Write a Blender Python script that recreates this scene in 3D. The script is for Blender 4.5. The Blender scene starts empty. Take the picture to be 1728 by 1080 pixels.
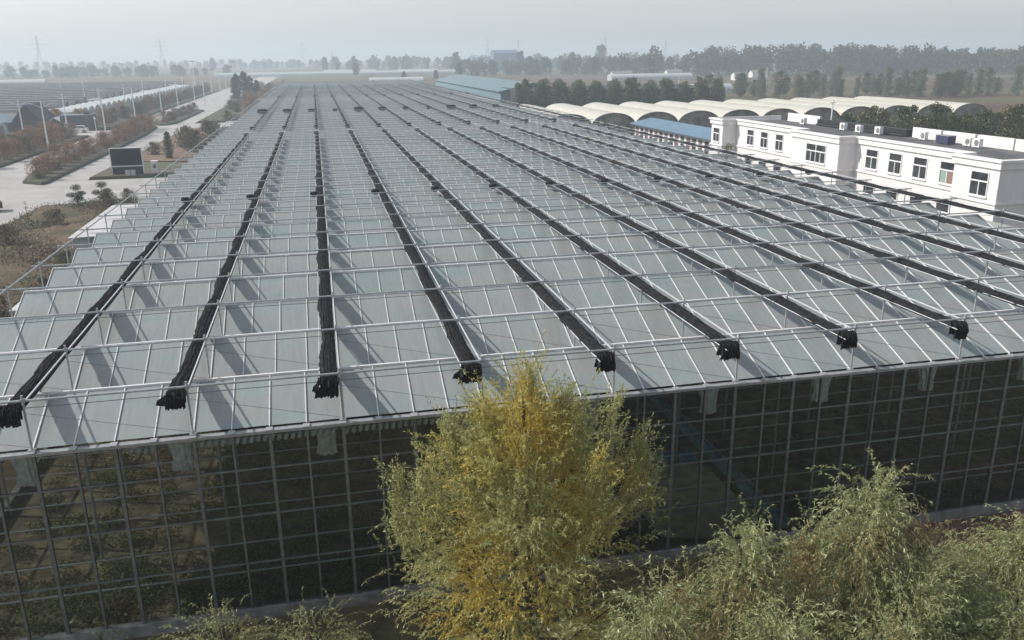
import bpy, math, random
import numpy as np
from mathutils import Vector, Matrix
R = math.radians
sc = bpy.context.scene
C = sc.collection

# ------------------------------------------------------------------ camera
YAW, PIT, ROL = 0.217922666, 0.302795912, -0.0119196623
fw = Vector((math.sin(YAW)*math.cos(PIT), math.cos(YAW)*math.cos(PIT), -math.sin(PIT)))
rt = Vector((math.cos(YAW), -math.sin(YAW), 0)); up = rt.cross(fw)
r2 = rt*math.cos(ROL)+up*math.sin(ROL); u2 = up*math.cos(ROL)-rt*math.sin(ROL)
cam = bpy.data.objects.new('camera', bpy.data.cameras.new('camera')); C.objects.link(cam)
M = Matrix(((r2.x, u2.x, -fw.x, 11.947), (r2.y, u2.y, -fw.y, -22.397), (r2.z, u2.z, -fw.z, 15.755), (0, 0, 0, 1)))
cam.matrix_world = M
cam.data.sensor_width = 36; cam.data.lens = 1426.6/1728*36
cam.data.clip_start = 0.1; cam.data.clip_end = 20000
sc.camera = cam

# ------------------------------------------------------------------ light
SUN = Vector((-1.15, 0.35, 1.0)).normalized()
elev = math.asin(SUN.z); azim = math.atan2(SUN.x, SUN.y)
w = bpy.data.worlds.new('World'); sc.world = w; w.use_nodes = True
nt = w.node_tree; nt.nodes.clear()
sky = nt.nodes.new('ShaderNodeTexSky'); sky.sky_type = 'NISHITA'; sky.sun_disc = False
sky.sun_elevation = elev; sky.sun_rotation = azim; sky.altitude = 0
sky.air_density = 1.0; sky.dust_density = 1.2; sky.ozone_density = 1.2
hs = nt.nodes.new('ShaderNodeHueSaturation'); hs.inputs['Saturation'].default_value = 0.42; hs.inputs['Value'].default_value = 1.0
bg = nt.nodes.new('ShaderNodeBackground'); bg.inputs['Strength'].default_value = 0.11
wo = nt.nodes.new('ShaderNodeOutputWorld')
nt.links.new(sky.outputs[0], hs.inputs['Color']); nt.links.new(hs.outputs[0], bg.inputs[0]); nt.links.new(bg.outputs[0], wo.inputs[0])
sl = bpy.data.lights.new('sun', 'SUN'); sl.energy = 3.3; sl.angle = R(0.6); sl.color = (1.0, 0.94, 0.86)
so = bpy.data.objects.new('sun', sl); C.objects.link(so)
so.rotation_euler = SUN.to_track_quat('Z', 'Y').to_euler(); so.location = (-60, 40, 80)
sc.view_settings.view_transform = 'Standard'; sc.view_settings.look = 'None'
sc.view_settings.exposure = 0.46; sc.view_settings.gamma = 1.0
sc.cycles.transparent_max_bounces = 24
sc.cycles.max_bounces = 8
sc.cycles.volume_bounces = 2
sc.cycles.use_denoising = True
sc.cycles.caustics_reflective = False; sc.cycles.caustics_refractive = False

# ------------------------------------------------------------------ helpers
def tag(o, label=None, cat=None, group=None, kind=None):
    if label: o['label'] = label
    if cat: o['category'] = cat
    if group: o['group'] = group
    if kind: o['kind'] = kind
    return o

def thing(name, label, cat, loc=(0, 0, 0), group=None, rz=0):
    o = bpy.data.objects.new(name, None); C.objects.link(o); o.location = loc
    o.rotation_euler.z = rz; o.empty_display_size = .3
    return tag(o, label, cat, group)

def copy_tree(o, parent=None):
    c = o.copy(); C.objects.link(c); c.parent = parent
    for ch in list(o.children): copy_tree(ch, c)
    return c

ORD = ['first','second','third','fourth','fifth','sixth','seventh','eighth','ninth','tenth','eleventh','twelfth','thirteenth','fourteenth','fifteenth','sixteenth','seventeenth','eighteenth','nineteenth','twentieth']
ORD += ['twenty-'+s for s in ORD[:9]] + ['thirtieth'] + ['thirty-'+s for s in ORD[:9]] + ['fortieth'] + ['forty-'+s for s in ORD[:9]]

class MB:
    def __init__(s, o=(0, 0, 0)):
        s.v = []; s.f = []; s.o = o
    def poly(s, pts):
        n = len(s.v); s.v += [tuple(p) for p in pts]; s.f.append(tuple(range(n, n+len(pts)))); return s
    def hexa(s, p):   # 8 corners: bottom 4 ccw, top 4 ccw
        n = len(s.v); s.v += [tuple(q) for q in p]
        s.f += [tuple(n+i for i in q) for q in ((3,2,1,0),(4,5,6,7),(0,1,5,4),(1,2,6,5),(2,3,7,6),(3,0,4,7))]; return s
    def box(s, a, b):
        x0, y0, z0 = a; x1, y1, z1 = b
        return s.hexa([(x0,y0,z0),(x1,y0,z0),(x1,y1,z0),(x0,y1,z0),(x0,y0,z1),(x1,y0,z1),(x1,y1,z1),(x0,y1,z1)])
    def prism(s, pts, z0, z1):   # pts ccw in xy
        n = len(s.v); k = len(pts)
        s.v += [(p[0], p[1], z0) for p in pts]+[(p[0], p[1], z1) for p in pts]
        s.f.append(tuple(range(n+k-1, n-1, -1))); s.f.append(tuple(range(n+k, n+2*k)))
        for i in range(k): j = (i+1) % k; s.f.append((n+i, n+j, n+k+j, n+k+i))
        return s
    def extr(s, prof, axis, a, b):   # profile extruded along x or y ; prof pts (u,z)
        n = len(s.v); k = len(prof)
        for t in (a, b):
            s.v += [((t, p[0], p[1]) if axis == 0 else (p[0], t, p[1])) for p in prof]
        s.f.append(tuple(range(n, n+k))); s.f.append(tuple(range(n+2*k-1, n+k-1, -1)))
        for i in range(k): j = (i+1) % k; s.f.append((n+i, n+k+i, n+k+j, n+j))
        return s
    def tube(s, pts, r, n=6, cap=True):
        if not isinstance(r, (list, tuple)): r = [r]*len(pts)
        P = [Vector(p) for p in pts]; base = len(s.v)
        for i, p in enumerate(P):
            d = (P[min(i+1, len(P)-1)]-P[max(i-1, 0)]).normalized()
            a = d.cross(Vector((0, 0, 1)))
            if a.length < 1e-3: a = Vector((1, 0, 0))
            a.normalize(); b = d.cross(a)
            for k in range(n):
                t = 2*math.pi*k/n; s.v.append(tuple(p+(a*math.cos(t)+b*math.sin(t))*r[i]))
        for i in range(len(P)-1):
            for k in range(n):
                l = (k+1) % n; q = base+i*n
                s.f.append((q+k, q+l, q+n+l, q+n+k))
        if cap:
            s.f.append(tuple(base+k for k in range(n-1, -1, -1))); s.f.append(tuple(base+(len(P)-1)*n+k for k in range(n)))
        return s
    def build(s, name, mat, parent=None, smooth=False):
        me = bpy.data.meshes.new(name); o3 = s.o
        v = s.v if o3 == (0, 0, 0) else [(p[0]-o3[0], p[1]-o3[1], p[2]-o3[2]) for p in s.v]
        me.from_pydata(v, [], s.f); me.materials.append(mat)
        if smooth: me.polygons.foreach_set('use_smooth', [True]*len(me.polygons))
        me.update()
        ob = bpy.data.objects.new(name, me); C.objects.link(ob)
        if parent: ob.parent = parent
        return ob

def quads_mesh(name, V, mat, parent=None, tint=None):
    """V: (n,4,3) array of quads -> one mesh; tint: n floats stored as a face attribute"""
    n = len(V); me = bpy.data.meshes.new(name)
    me.vertices.add(n*4); me.vertices.foreach_set('co', V.reshape(-1).astype(np.float32))
    me.loops.add(n*4); me.loops.foreach_set('vertex_index', np.arange(n*4, dtype=np.int32))
    me.polygons.add(n); me.polygons.foreach_set('loop_start', np.arange(0, n*4, 4, dtype=np.int32))
    try: me.polygons.foreach_set('loop_total', np.full(n, 4, dtype=np.int32))
    except Exception: pass
    if tint is not None:
        at = me.attributes.new('tint', 'FLOAT', 'FACE'); at.data.foreach_set('value', tint.astype(np.float32))
    me.materials.append(mat); me.update(calc_edges=True); me.validate()
    ob = bpy.data.objects.new(name, me); C.objects.link(ob)
    if parent: ob.parent = parent
    return ob

# ------------------------------------------------------------------ materials
def mat(name, col, rough=.7, metal=0., var=0., scale=3., col2=None, bump=0., bscale=20., spec=.5, stretch=None, detail=4.):
    m = bpy.data.materials.new(name); m.use_nodes = True; t = m.node_tree; b = t.nodes['Principled BSDF']
    b.inputs['Roughness'].default_value = rough; b.inputs['Metallic'].default_value = metal
    b.inputs['Specular IOR Level'].default_value = spec
    b.inputs['Base Color'].default_value = (*col, 1)
    if var or col2 or bump:
        geo = t.nodes.new('ShaderNodeNewGeometry'); src = geo.outputs['Position']
        if stretch:
            mp = t.nodes.new('ShaderNodeMapping'); mp.inputs['Scale'].default_value = stretch
            t.links.new(src, mp.inputs[0]); src = mp.outputs[0]
    if var or col2:
        n = t.nodes.new('ShaderNodeTexNoise'); n.inputs['Scale'].default_value = scale; n.inputs['Detail'].default_value = detail
        t.links.new(src, n.inputs['Vector'])
        cr = t.nodes.new('ShaderNodeValToRGB'); c2 = col2 or tuple(c*(1-var) for c in col)
        c1 = col if col2 else tuple(min(1, c*(1+var)) for c in col)
        cr.color_ramp.elements[0].position = .35; cr.color_ramp.elements[1].position = .65
        cr.color_ramp.elements[0].color = (*c2, 1); cr.color_ramp.elements[1].color = (*c1, 1)
        t.links.new(n.outputs['Fac'], cr.inputs[0]); t.links.new(cr.outputs[0], b.inputs['Base Color'])
    if bump:
        n2 = t.nodes.new('ShaderNodeTexNoise'); n2.inputs['Scale'].default_value = bscale; n2.inputs['Detail'].default_value = 5
        t.links.new(src, n2.inputs['Vector'])
        bp = t.nodes.new('ShaderNodeBump'); bp.inputs['Strength'].default_value = bump; bp.inputs['Distance'].default_value = .1
        t.links.new(n2.outputs['Fac'], bp.inputs['Height']); t.links.new(bp.outputs[0], b.inputs['Normal'])
    return m

def ramp(t, fac, stops):
    cr = t.nodes.new('ShaderNodeValToRGB'); e = cr.color_ramp.elements
    while len(e) < len(stops): e.new(.5)
    for q, (p, c) in zip(e, stops): q.position = p; q.color = (*c, 1)
    t.links.new(fac, cr.inputs[0]); return cr.outputs[0]

def leafmat(name, stops, patch=None, pscale=.6, trans=.35, gain=1.0, plo=.5, phi=.62, spec=True, core=None):
    """leaf: a colour per leaf from 'tint', optional autumn patches in object space"""
    m = bpy.data.materials.new(name); m.use_nodes = True; t = m.node_tree; t.nodes.clear()
    at = t.nodes.new('ShaderNodeAttribute'); at.attribute_name = 'tint'
    col = ramp(t, at.outputs['Fac'], stops)
    if patch:
        tc = t.nodes.new('ShaderNodeTexCoord'); n = t.nodes.new('ShaderNodeTexNoise'); n.inputs['Scale'].default_value = pscale
        n.inputs['Detail'].default_value = 3
        t.links.new(tc.outputs['Object'], n.inputs['Vector'])
        nf = n.outputs['Fac']
        if core:   # leaves turn first in the lower middle of the crown
            sp = t.nodes.new('ShaderNodeSeparateXYZ'); t.links.new(tc.outputs['Object'], sp.inputs[0])
            cb = t.nodes.new('ShaderNodeCombineXYZ'); t.links.new(sp.outputs[0], cb.inputs[0]); t.links.new(sp.outputs[1], cb.inputs[1])
            ln = t.nodes.new('ShaderNodeVectorMath'); ln.operation = 'LENGTH'; t.links.new(cb.outputs[0], ln.inputs[0])
            m1 = t.nodes.new('ShaderNodeMath'); m1.operation = 'MULTIPLY_ADD'; m1.inputs[1].default_value = -core[0]; t.links.new(ln.outputs['Value'], m1.inputs[0]); t.links.new(nf, m1.inputs[2])
            m0 = t.nodes.new('ShaderNodeMath'); m0.operation = 'MULTIPLY_ADD'; m0.inputs[1].default_value = -core[1]; t.links.new(sp.outputs[2], m0.inputs[0]); m0.inputs[2].default_value = core[2]
            m3 = t.nodes.new('ShaderNodeMath'); m3.operation = 'ADD'; t.links.new(m1.outputs[0], m3.inputs[0]); t.links.new(m0.outputs[0], m3.inputs[1]); nf = m3.outputs[0]
        fac = ramp(t, nf, [(plo, (0, 0, 0)), (phi, (1, 1, 1))])
        pc = ramp(t, at.outputs['Fac'], patch)
        mx = t.nodes.new('ShaderNodeMix'); mx.data_type = 'RGBA'
        t.links.new(fac, mx.inputs[0]); t.links.new(col, mx.inputs[6]); t.links.new(pc, mx.inputs[7]); col = mx.outputs[2]
    d = t.nodes.new('ShaderNodeBsdfDiffuse'); tr = t.nodes.new('ShaderNodeBsdfTranslucent')
    t.links.new(col, d.inputs[0]); t.links.new(col, tr.inputs[0])
    mx = t.nodes.new('ShaderNodeMixShader'); mx.inputs[0].default_value = trans
    t.links.new(d.outputs[0], mx.inputs[1]); t.links.new(tr.outputs[0], mx.inputs[2]); last = mx.outputs[0]
    if spec:
        g = t.nodes.new('ShaderNodeBsdfGlossy'); g.inputs['Roughness'].default_value = .38
        m2 = t.nodes.new('ShaderNodeMixShader'); m2.inputs[0].default_value = .03
        t.links.new(last, m2.inputs[1]); t.links.new(g.outputs[0], m2.inputs[2]); last = m2.outputs[0]
    o = t.nodes.new('ShaderNodeOutputMaterial'); t.links.new(last, o.inputs[0]); return m

def glassmat(name, clear, tint, dust_cols, rough, fres=1.0, dscale=1.2, stretch=(1, 1, 1)):
    """dusty glazing: clear part + thin dirt film + Fresnel reflection"""
    m = bpy.data.materials.new(name); m.use_nodes = True; t = m.node_tree; t.nodes.clear()
    geo = t.nodes.new('ShaderNodeNewGeometry')
    mp = t.nodes.new('ShaderNodeMapping'); mp.inputs['Scale'].default_value = stretch; t.links.new(geo.outputs['Position'], mp.inputs[0])
    n = t.nodes.new('ShaderNodeTexNoise'); n.inputs['Scale'].default_value = dscale; n.inputs['Detail'].default_value = 5; n.inputs['Roughness'].default_value = .55
    t.links.new(mp.outputs[0], n.inputs['Vector'])
    oi = t.nodes.new('ShaderNodeAttribute'); oi.attribute_name = 'tint'
    add = t.nodes.new('ShaderNodeMath'); add.operation = 'MULTIPLY_ADD'; add.inputs[1].default_value = .13
    t.links.new(oi.outputs['Fac'], add.inputs[0]); t.links.new(n.outputs['Fac'], add.inputs[2])
    col = ramp(t, add.outputs[0], dust_cols)
    mp2 = t.nodes.new('ShaderNodeMapping'); mp2.inputs['Scale'].default_value = (7, .9, .9); t.links.new(geo.outputs['Position'], mp2.inputs[0])
    n2 = t.nodes.new('ShaderNodeTexNoise'); n2.inputs['Scale'].default_value = 1; n2.inputs['Detail'].default_value = 7; n2.inputs['Roughness'].default_value = .7
    t.links.new(mp2.outputs[0], n2.inputs['Vector']); sc2 = ramp(t, n2.outputs['Fac'], [(.3, (.90, .905, .91)), (.7, (1.07, 1.065, 1.06))])
    mm = t.nodes.new('ShaderNodeMix'); mm.data_type = 'RGBA'; mm.blend_type = 'MULTIPLY'; mm.inputs[0].default_value = 1
    t.links.new(col, mm.inputs[6]); t.links.new(sc2, mm.inputs[7]); col = mm.outputs[2]
    d = t.nodes.new('ShaderNodeBsdfDiffuse'); t.links.new(col, d.inputs[0])
    tr = t.nodes.new('ShaderNodeBsdfTransparent'); tr.inputs[0].default_value = (*tint, 1)
    mx = t.nodes.new('ShaderNodeMixShader'); mx.inputs[0].default_value = clear
    t.links.new(d.outputs[0], mx.inputs[1]); t.links.new(tr.outputs[0], mx.inputs[2])
    g = t.nodes.new('ShaderNodeBsdfGlossy'); g.inputs['Roughness'].default_value = rough
    f = t.nodes.new('ShaderNodeFresnel'); f.inputs['IOR'].default_value = 1.55
    fm = t.nodes.new('ShaderNodeMath'); fm.operation = 'MULTIPLY'; fm.inputs[1].default_value = fres; t.links.new(f.outputs[0], fm.inputs[0])
    m2 = t.nodes.new('ShaderNodeMixShader'); t.links.new(fm.outputs[0], m2.inputs[0])
    t.links.new(mx.outputs[0], m2.inputs[1]); t.links.new(g.outputs[0], m2.inputs[2])
    o = t.nodes.new('ShaderNodeOutputMaterial'); t.links.new(m2.outputs[0], o.inputs[0]); return m

m_roof = glassmat('roof_glass', .20, (.62, .72, .70), [(.30, (.29, .355, .35)), (.5, (.345, .395, .395)), (.66, (.37, .388, .38)), (.86, (.345, .415, .405))], .20, 1.2, .42, (.55, 1.7, 3.))
m_wall = glassmat('wall_glass', .95, (.82, .88, .86), [(.3, (.10, .12, .115)), (.8, (.13, .14, .13))], .04, .9, .8)
m_side = glassmat('side_glass', .45, (.70, .78, .76), [(.3, (.22, .25, .24)), (.8, (.27, .30, .29))], .1, .9, .8)
m_galv = mat('galvanised_steel', (.40, .42, .43), .45, .4, var=.12, scale=6)
m_rail = mat('white_rail', (.60, .62, .63), .45, .1, var=.06, scale=5)
m_alu = mat('aluminium_bar', (.74, .75, .76), .45, .1, var=.08, scale=9)
m_dark = mat('dark_wire', (.10, .11, .12), .5, .3)
m_mull = mat('mullion_steel', (.16, .175, .175), .5, .4, var=.2, scale=4)
m_cloth = mat('shade_cloth', (.020, .022, .024), .85, 0, var=.6, scale=14, bump=.5, bscale=60, spec=.12, stretch=(1, .25, 1))
m_white = mat('white_render', (.74, .72, .715), .8, 0, var=.06, scale=1.1, bump=.05, stretch=(1, 1, .22), detail=7.)
m_trim = mat('pale_trim', (.78, .75, .73), .8, 0, var=.05, scale=1.5)
m_win = mat('window_glass', (.045, .05, .055), .08, 0, var=.4, scale=.8, spec=.6)
m_frame = mat('white_frame', (.8, .8, .8), .5)
m_roofdk = mat('bitumen_roof', (.10, .10, .105), .85, 0, var=.3, scale=.8, bump=.2)
m_conc = mat('concrete', (.40, .388, .378), .9, 0, var=.10, scale=.22, bump=.05, bscale=8)
def slabs(m):   # cast slab joints
    t = m.node_tree; b = t.nodes['Principled BSDF']; src = b.inputs['Base Color'].links[0].from_socket
    geo = t.nodes.new('ShaderNodeNewGeometry'); br = t.nodes.new('ShaderNodeTexBrick'); t.links.new(geo.outputs['Position'], br.inputs['Vector'])
    br.offset = 0; br.inputs['Scale'].default_value = 1; br.inputs['Brick Width'].default_value = 4.2; br.inputs['Row Height'].default_value = 5.5; br.inputs['Mortar Size'].default_value = .035
    br.inputs['Color1'].default_value = (1, 1, 1, 1); br.inputs['Color2'].default_value = (.90, .895, .89, 1); br.inputs['Mortar'].default_value = (.6, .59, .58, 1)
    mx = t.nodes.new('ShaderNodeMix'); mx.data_type = 'RGBA'; mx.blend_type = 'MULTIPLY'; mx.inputs[0].default_value = 1
    t.links.new(src, mx.inputs[6]); t.links.new(br.outputs['Color'], mx.inputs[7]); t.links.new(mx.outputs[2], b.inputs['Base Color'])
slabs(m_conc)
m_kerb = mat('kerb_concrete', (.21, .205, .20), .9, 0, var=.25, scale=3, bump=.2)
m_blue = mat('blue_sheet', (.125, .215, .30), .45, 0, var=.08, scale=.5)
m_cyan = mat('cyan_sheet', (.135, .205, .23), .5, 0, var=.1, scale=.15)
m_film = mat('cream_film', (.54, .525, .45), .55, 0, var=.05, scale=.35, bump=.12, bscale=1.5)
m_filmw = mat('white_film', (.46, .50, .50), .45, 0, var=.1, scale=.6, bump=.15, bscale=2)
m_net = mat('end_netting', (.24, .225, .195), .9, 0, var=.35, scale=.7)
m_blanket = mat('dark_blanket', (.07, .075, .085), .9, 0, var=.3, scale=.4, bump=.2)
m_steelw = mat('white_pole', (.78, .79, .80), .5, .1)
m_bark = mat('bark', (.085, .06, .042), .9, 0, var=.3, scale=8, bump=.4)
m_twig = mat('twig', (.16, .12, .055), .8, 0, var=.3, scale=8)
m_soil = mat('soil', (.19, .14, .088), .95, 0, var=.45, scale=1.4, bump=.4, bscale=6)
m_black = mat('black_plastic', (.02, .02, .022), .5)
m_brick = mat('brown_timber', (.16, .09, .07), .8, 0, var=.3, scale=2)

# ------------------------------------------------------------------ the ground
def groundmat():
    m = bpy.data.materials.new('field_ground'); m.use_nodes = True; t = m.node_tree; b = t.nodes['Principled BSDF']
    b.inputs['Roughness'].default_value = .95; b.inputs['Specular IOR Level'].default_value = .15
    geo = t.nodes.new('ShaderNodeNewGeometry')
    mp = t.nodes.new('ShaderNodeMapping'); mp.inputs['Scale'].default_value = (.35, 1.6, 1); t.links.new(geo.outputs['Position'], mp.inputs[0])
    n = t.nodes.new('ShaderNodeTexNoise'); n.inputs['Scale'].default_value = .012; n.inputs['Detail'].default_value = 6
    t.links.new(mp.outputs[0], n.inputs['Vector'])
    c1 = ramp(t, n.outputs['Fac'], [(.36, (.085, .062, .042)), (.46, (.13, .085, .06)), (.54, (.10, .11, .05)), (.64, (.15, .115, .075))])
    n2 = t.nodes.new('ShaderNodeTexNoise'); n2.inputs['Scale'].default_value = .9; n2.inputs['Detail'].default_value = 8
    t.links.new(geo.outputs['Position'], n2.inputs['Vector'])
    c2 = ramp(t, n2.outputs['Fac'], [(.3, (.55, .55, .5)), (.7, (1.35, 1.3, 1.25))])
    mx = t.nodes.new('ShaderNodeMix'); mx.data_type = 'RGBA'; mx.blend_type = 'MULTIPLY'; mx.inputs[0].default_value = 1
    t.links.new(c1, mx.inputs[6]); t.links.new(c2, mx.inputs[7]); t.links.new(mx.outputs[2], b.inputs['Base Color'])
    bp = t.nodes.new('ShaderNodeBump'); bp.inputs['Strength'].default_value = .4; t.links.new(n2.outputs['Fac'], bp.inputs['Height']); t.links.new(bp.outputs[0], b.inputs['Normal'])
    return m
m_ground = groundmat()
g = MB(); g.poly([(-4000, -150, 0), (4000, -150, 0), (4000, 6000, 0), (-4000, 6000, 0)])
tag(g.build('ground', m_ground), kind='structure')

def roadsheet(name, polys, z, mt=None):
    g = MB()
    for p in polys: g.poly([(x, y, z) for x, y in p])
    return tag(g.build(name, mt or m_conc), kind='structure')
roadsheet('road', [[(-37, 20), (-19.8, 20), (-19.8, 72), (-17.2, 84), (-12.9, 86), (-.5, 87), (-.5, 104.5), (-19.8, 105), (-19.2, 195), (-3, 195), (-3, 214), (-19.2, 214), (-19.2, 900), (-36.6, 900), (-36.6, 198), (-52, 198), (-52, 183), (-36.6, 183)]], .004)
roadsheet('path', [[(49.5, -10), (58.2, -10), (58.2, 118), (49.5, 118)]], .004)

# ------------------------------------------------------------------ glasshouse
BY = 4.076; NR = 78; EZ = 6.0; RZ = .82; PH = 1.437; X0, X1 = -.2, 48.2
YE = BY*NR
gh = thing('greenhouse', 'huge multi-span glasshouse filling the middle, ridged dusty glass roof and glass walls', 'greenhouse', (0, 0, 0))
rng = np.random.default_rng(4)
def roof_mesh(seed):
    r = np.random.default_rng(seed); q = []; ti = []
    xs = np.concatenate([[X0], np.arange(1, 48), [X1]])
    for a, b in zip(xs[:-1], xs[1:]):
        for (ya, za, yb, zb) in ((.10, .05, BY/2, RZ), (BY/2, RZ, BY-.10, .05)):
            j = r.normal(0, .004, 4)
            q.append([(a, ya, za+j[0]), (b, ya, za+j[1]), (b, yb, zb+j[2]), (a, yb, zb+j[3])]); ti.append(r.random())
    return np.array(q), np.array(ti)
def bars_mb():
    m = MB(); xs = [X0]+list(range(1, 48))+[X1]
    for x in xs:
        wv = .013 if x % 4 else .018
        for (ya, za, yb, zb) in ((.04, .045, BY/2, RZ+.02), (BY/2, RZ+.02, BY-.04, .045)):
            m.hexa([(x-wv, ya, za-.03), (x+wv, ya, za-.03), (x+wv, yb, zb-.03), (x-wv, yb, zb-.03), (x-wv, ya, za+.016), (x+wv, ya, za+.016), (x+wv, yb, zb+.012), (x-wv, yb, zb+.012)])
    return m
protos = []
for s in range(4):
    V, ti = roof_mesh(s); bb = bars_mb().box((X0, BY/2-.04, RZ-.02), (X1, BY/2+.04, RZ+.05)); nb_ = len(bb.v)
    nf = len(bb.f); bb.v += [tuple(p) for p in V.reshape(-1, 3)]; bb.f += [(nb_+4*i, nb_+4*i+1, nb_+4*i+2, nb_+4*i+3) for i in range(len(V))]
    o = bb.build('glass_roof', m_alu, gh); me = o.data; me.materials.append(m_roof)
    me.polygons.foreach_set('material_index', [0]*nf+[1]*len(V)); at = me.attributes.new('tint', 'FLOAT', 'FACE'); at.data.foreach_set('value', np.concatenate([np.zeros(nf), ti]).astype(np.float32))
    o.location = (0, s*BY, EZ)
    protos.append(o)
for k in range(4, NR):
    c = copy_tree(protos[int(rng.integers(0, 4))], gh); c.location = (0, k*BY, EZ+float(rng.normal(0, .006)))
# gutters, cross beams, wires
gt0 = MB().extr([(-.13, -.10), (.13, -.10), (.15, .03), (.10, .03), (.08, -.04), (-.08, -.04), (-.10, .03), (-.15, .03)], 0, X0-.1, X1+.1)
gut = gt0.build('gutter', m_galv, gh); gut.location = (0, BY, EZ)
beam = MB().tube([(X0-.25, 0, 0), (X1+.2, 0, 0)], .034, 8).build('cross_beam', m_galv, gh)
wire = MB().tube([(0, 0, 0), (48, 0, 0)], .011, 5).build('wire', m_dark, beam); wire.location = (0, 0, -.2)
beam.location = (0, 0, EZ+PH)
for k in range(2, NR+1):
    c = gut.copy(); C.objects.link(c); c.location = (0, k*BY, EZ); c.parent = gh
for k in range(1, NR+1):
    c = copy_tree(beam, gh); c.location = (0, k*BY+float(rng.normal(0, .012)), EZ+PH+float(rng.normal(0, .008))); c.rotation_euler = (0, float(rng.normal(0, .0003)), float(rng.normal(0, .0004)))
# posts
pm = MB().tube([(0, 0, 0), (0, 0, PH+.12)], .032, 8); pm.box((-.09, -.07, -.02), (.09, .07, .035)); pm.box((-.05, -.05, PH-.05), (.05, .05, PH+.02))
post0 = pm.build('post', m_galv, gh); post0.location = (0, 0, EZ+.03)
cx, cy, cz = 11.947, -22.397, 15.755
allp = sorted([((x-cx)**2+(k*BY-cy)**2, x, k) for x in range(0, 49, 4) for k in range(NR+1) if not (x == 0 and k == 0)])
for d, x, k in allp[:99]:
    c = post0.copy(); C.objects.link(c); c.parent = gh; c.location = (x if x else -.1, k*BY, EZ+.03)
rest = MB()
for d, x, k in allp[99:]: rest.tube([(x if x else -.1, k*BY, EZ), (x if x else -.1, k*BY, EZ+PH+.06)], .032, 5)
tag(rest.build('far_post', m_galv, gh), kind='stuff')
# rails along the depth
for i in range(0, 13):
    m = MB(); x = 4*i if i else -.1
    if i: m.box((x-.016, -.06, EZ+PH-.085), (x+.016, YE, EZ+PH-.05))
    else: m.tube([(x, -.6, EZ+PH+.05), (x, YE, EZ+PH+.05)], .034, 8)
    m.build('rail', m_rail if i else m_galv, gh)
# brace wires in the first rows
for i in range(0, 12):
    for k in range(0, 2): MB().tube([(4*i, k*BY, EZ+PH-.35), (4*i+4, k*BY, EZ+.12)], .006, 4, False).build('brace_wire', m_dark, gh)
# front wall
WZ = .36
def wall(y, sgn, detail):
    q = []
    for x in range(0, 48):
        a = x if x else X0; b = x+1 if x < 47 else X1
        for z0, z1 in ((WZ, 1.86), (1.86, 3.40), (3.40, 4.83), (4.83, EZ-.08)):
            q.append([(a, y, z0), (b, y, z0), (b, y, z1), (a, y, z1)])
    quads_mesh('wall_glass', np.array(q), m_wall, gh, rng.random(len(q)))
    for z in (1.86, 3.40, 4.83):
        MB().box((X0, y-.035, z-.025), (X1, y+.035, z+.025)).build('transom', m_mull, gh)
    for x in range(0, 49):
        wd = .045 if x % 2 == 0 else .028; xx = X0 if x == 0 else (X1 if x == 48 else x)
        if detail: MB().box((xx-wd, y-.05, WZ), (xx+wd, y+.06, EZ-.1)).build('mullion', m_mull, gh)
wall(0, -1, True)
m = MB().box((X0-.12, -.14, 0), (X1+.12, .10, WZ)); m.build('base_wall', m_kerb, gh)
m = MB().box((X0-.15, -.12, EZ-.10), (X1+.15, .10, EZ-.01)); m.extr([(-.16, EZ-.04), (-.12, EZ-.07), (-.12, EZ-.02), (-.16, EZ-.0)], 0, X0-.15, X1+.15)
for x in range(0, 49): m.box((x-.09, -.20, EZ+.005), (x+.09, .03, EZ+.035))
m.build('eave_gutter', m_galv, gh)
# side and back walls
for xs, nm in ((X0, 0), (X1, 1)):
    q = []; fr = MB()
    for k in range(NR):
        a, b = k*BY, (k+1)*BY
        for z0, z1 in ((WZ, 3.0), (3.0, EZ)): q.append([(xs, a, z0), (xs, b, z0), (xs, b, z1), (xs, a, z1)])
        q.append([(xs, a, EZ), (xs, b, EZ), (xs, b-BY/2, EZ+RZ), (xs, a+BY/2, EZ+RZ)])
        for j in (0, .5): fr.box((xs-.04, a+j*BY-.04, WZ), (xs+.04, a+j*BY+.04, EZ+(RZ if j else 0)))
    for z in (1.86, 3.4, 4.83, EZ-.02): fr.box((xs-.03, .0, z-.03), (xs+.03, YE, z+.03))
    quads_mesh('side_glass', np.array(q), m_side, gh, rng.random(len(q)))
    fr.build('side_frame', m_mull, gh)
    MB().box((xs-.12, .1, 0), (xs+.12, YE, WZ)).build('side_base', m_kerb, gh)
q = [[(X0, YE, 0), (X1, YE, 0), (X1, YE, EZ), (X0, YE, EZ)]]
quads_mesh('back_glass', np.array(q), m_wall, gh, rng.random(1))
# inside: columns, trusses, heating pipes, screens
for k in range(1, 8):
    for i in range(0, 13):
        if k < 5 or i % 2: MB().tube([(4*i, k*BY, 0), (4*i, k*BY, EZ-.1)], .05, 8).build('column', m_galv, gh)
for k in range(1, 10):
    m = MB()
    for z in (5.62, 5.18): m.tube([(X0, k*BY-.1, z), (X1, k*BY-.1, z)], .025, 5)
    for i in range(48): m.tube([(i, k*BY-.1, 5.62 if i % 2 else 5.18), (i+1, k*BY-.1, 5.18 if i % 2 else 5.62)], .012, 4, False)
    m.build('truss', m_galv, gh)
for k in range(0, 5):
    m = MB()
    for z, yo in ((1.15, .7), (1.0, 2.6)): m.tube([(X0, k*BY+yo, z), (X1, k*BY+yo, z)], .03, 6)
    m.build('heating_pipe', m_galv, gh)
tag(MB().poly([(X0, .1, .02), (X1, .1, .02), (X1, YE, .02), (X0, YE, .02)]).build('soil', m_soil), kind='structure')
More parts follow.
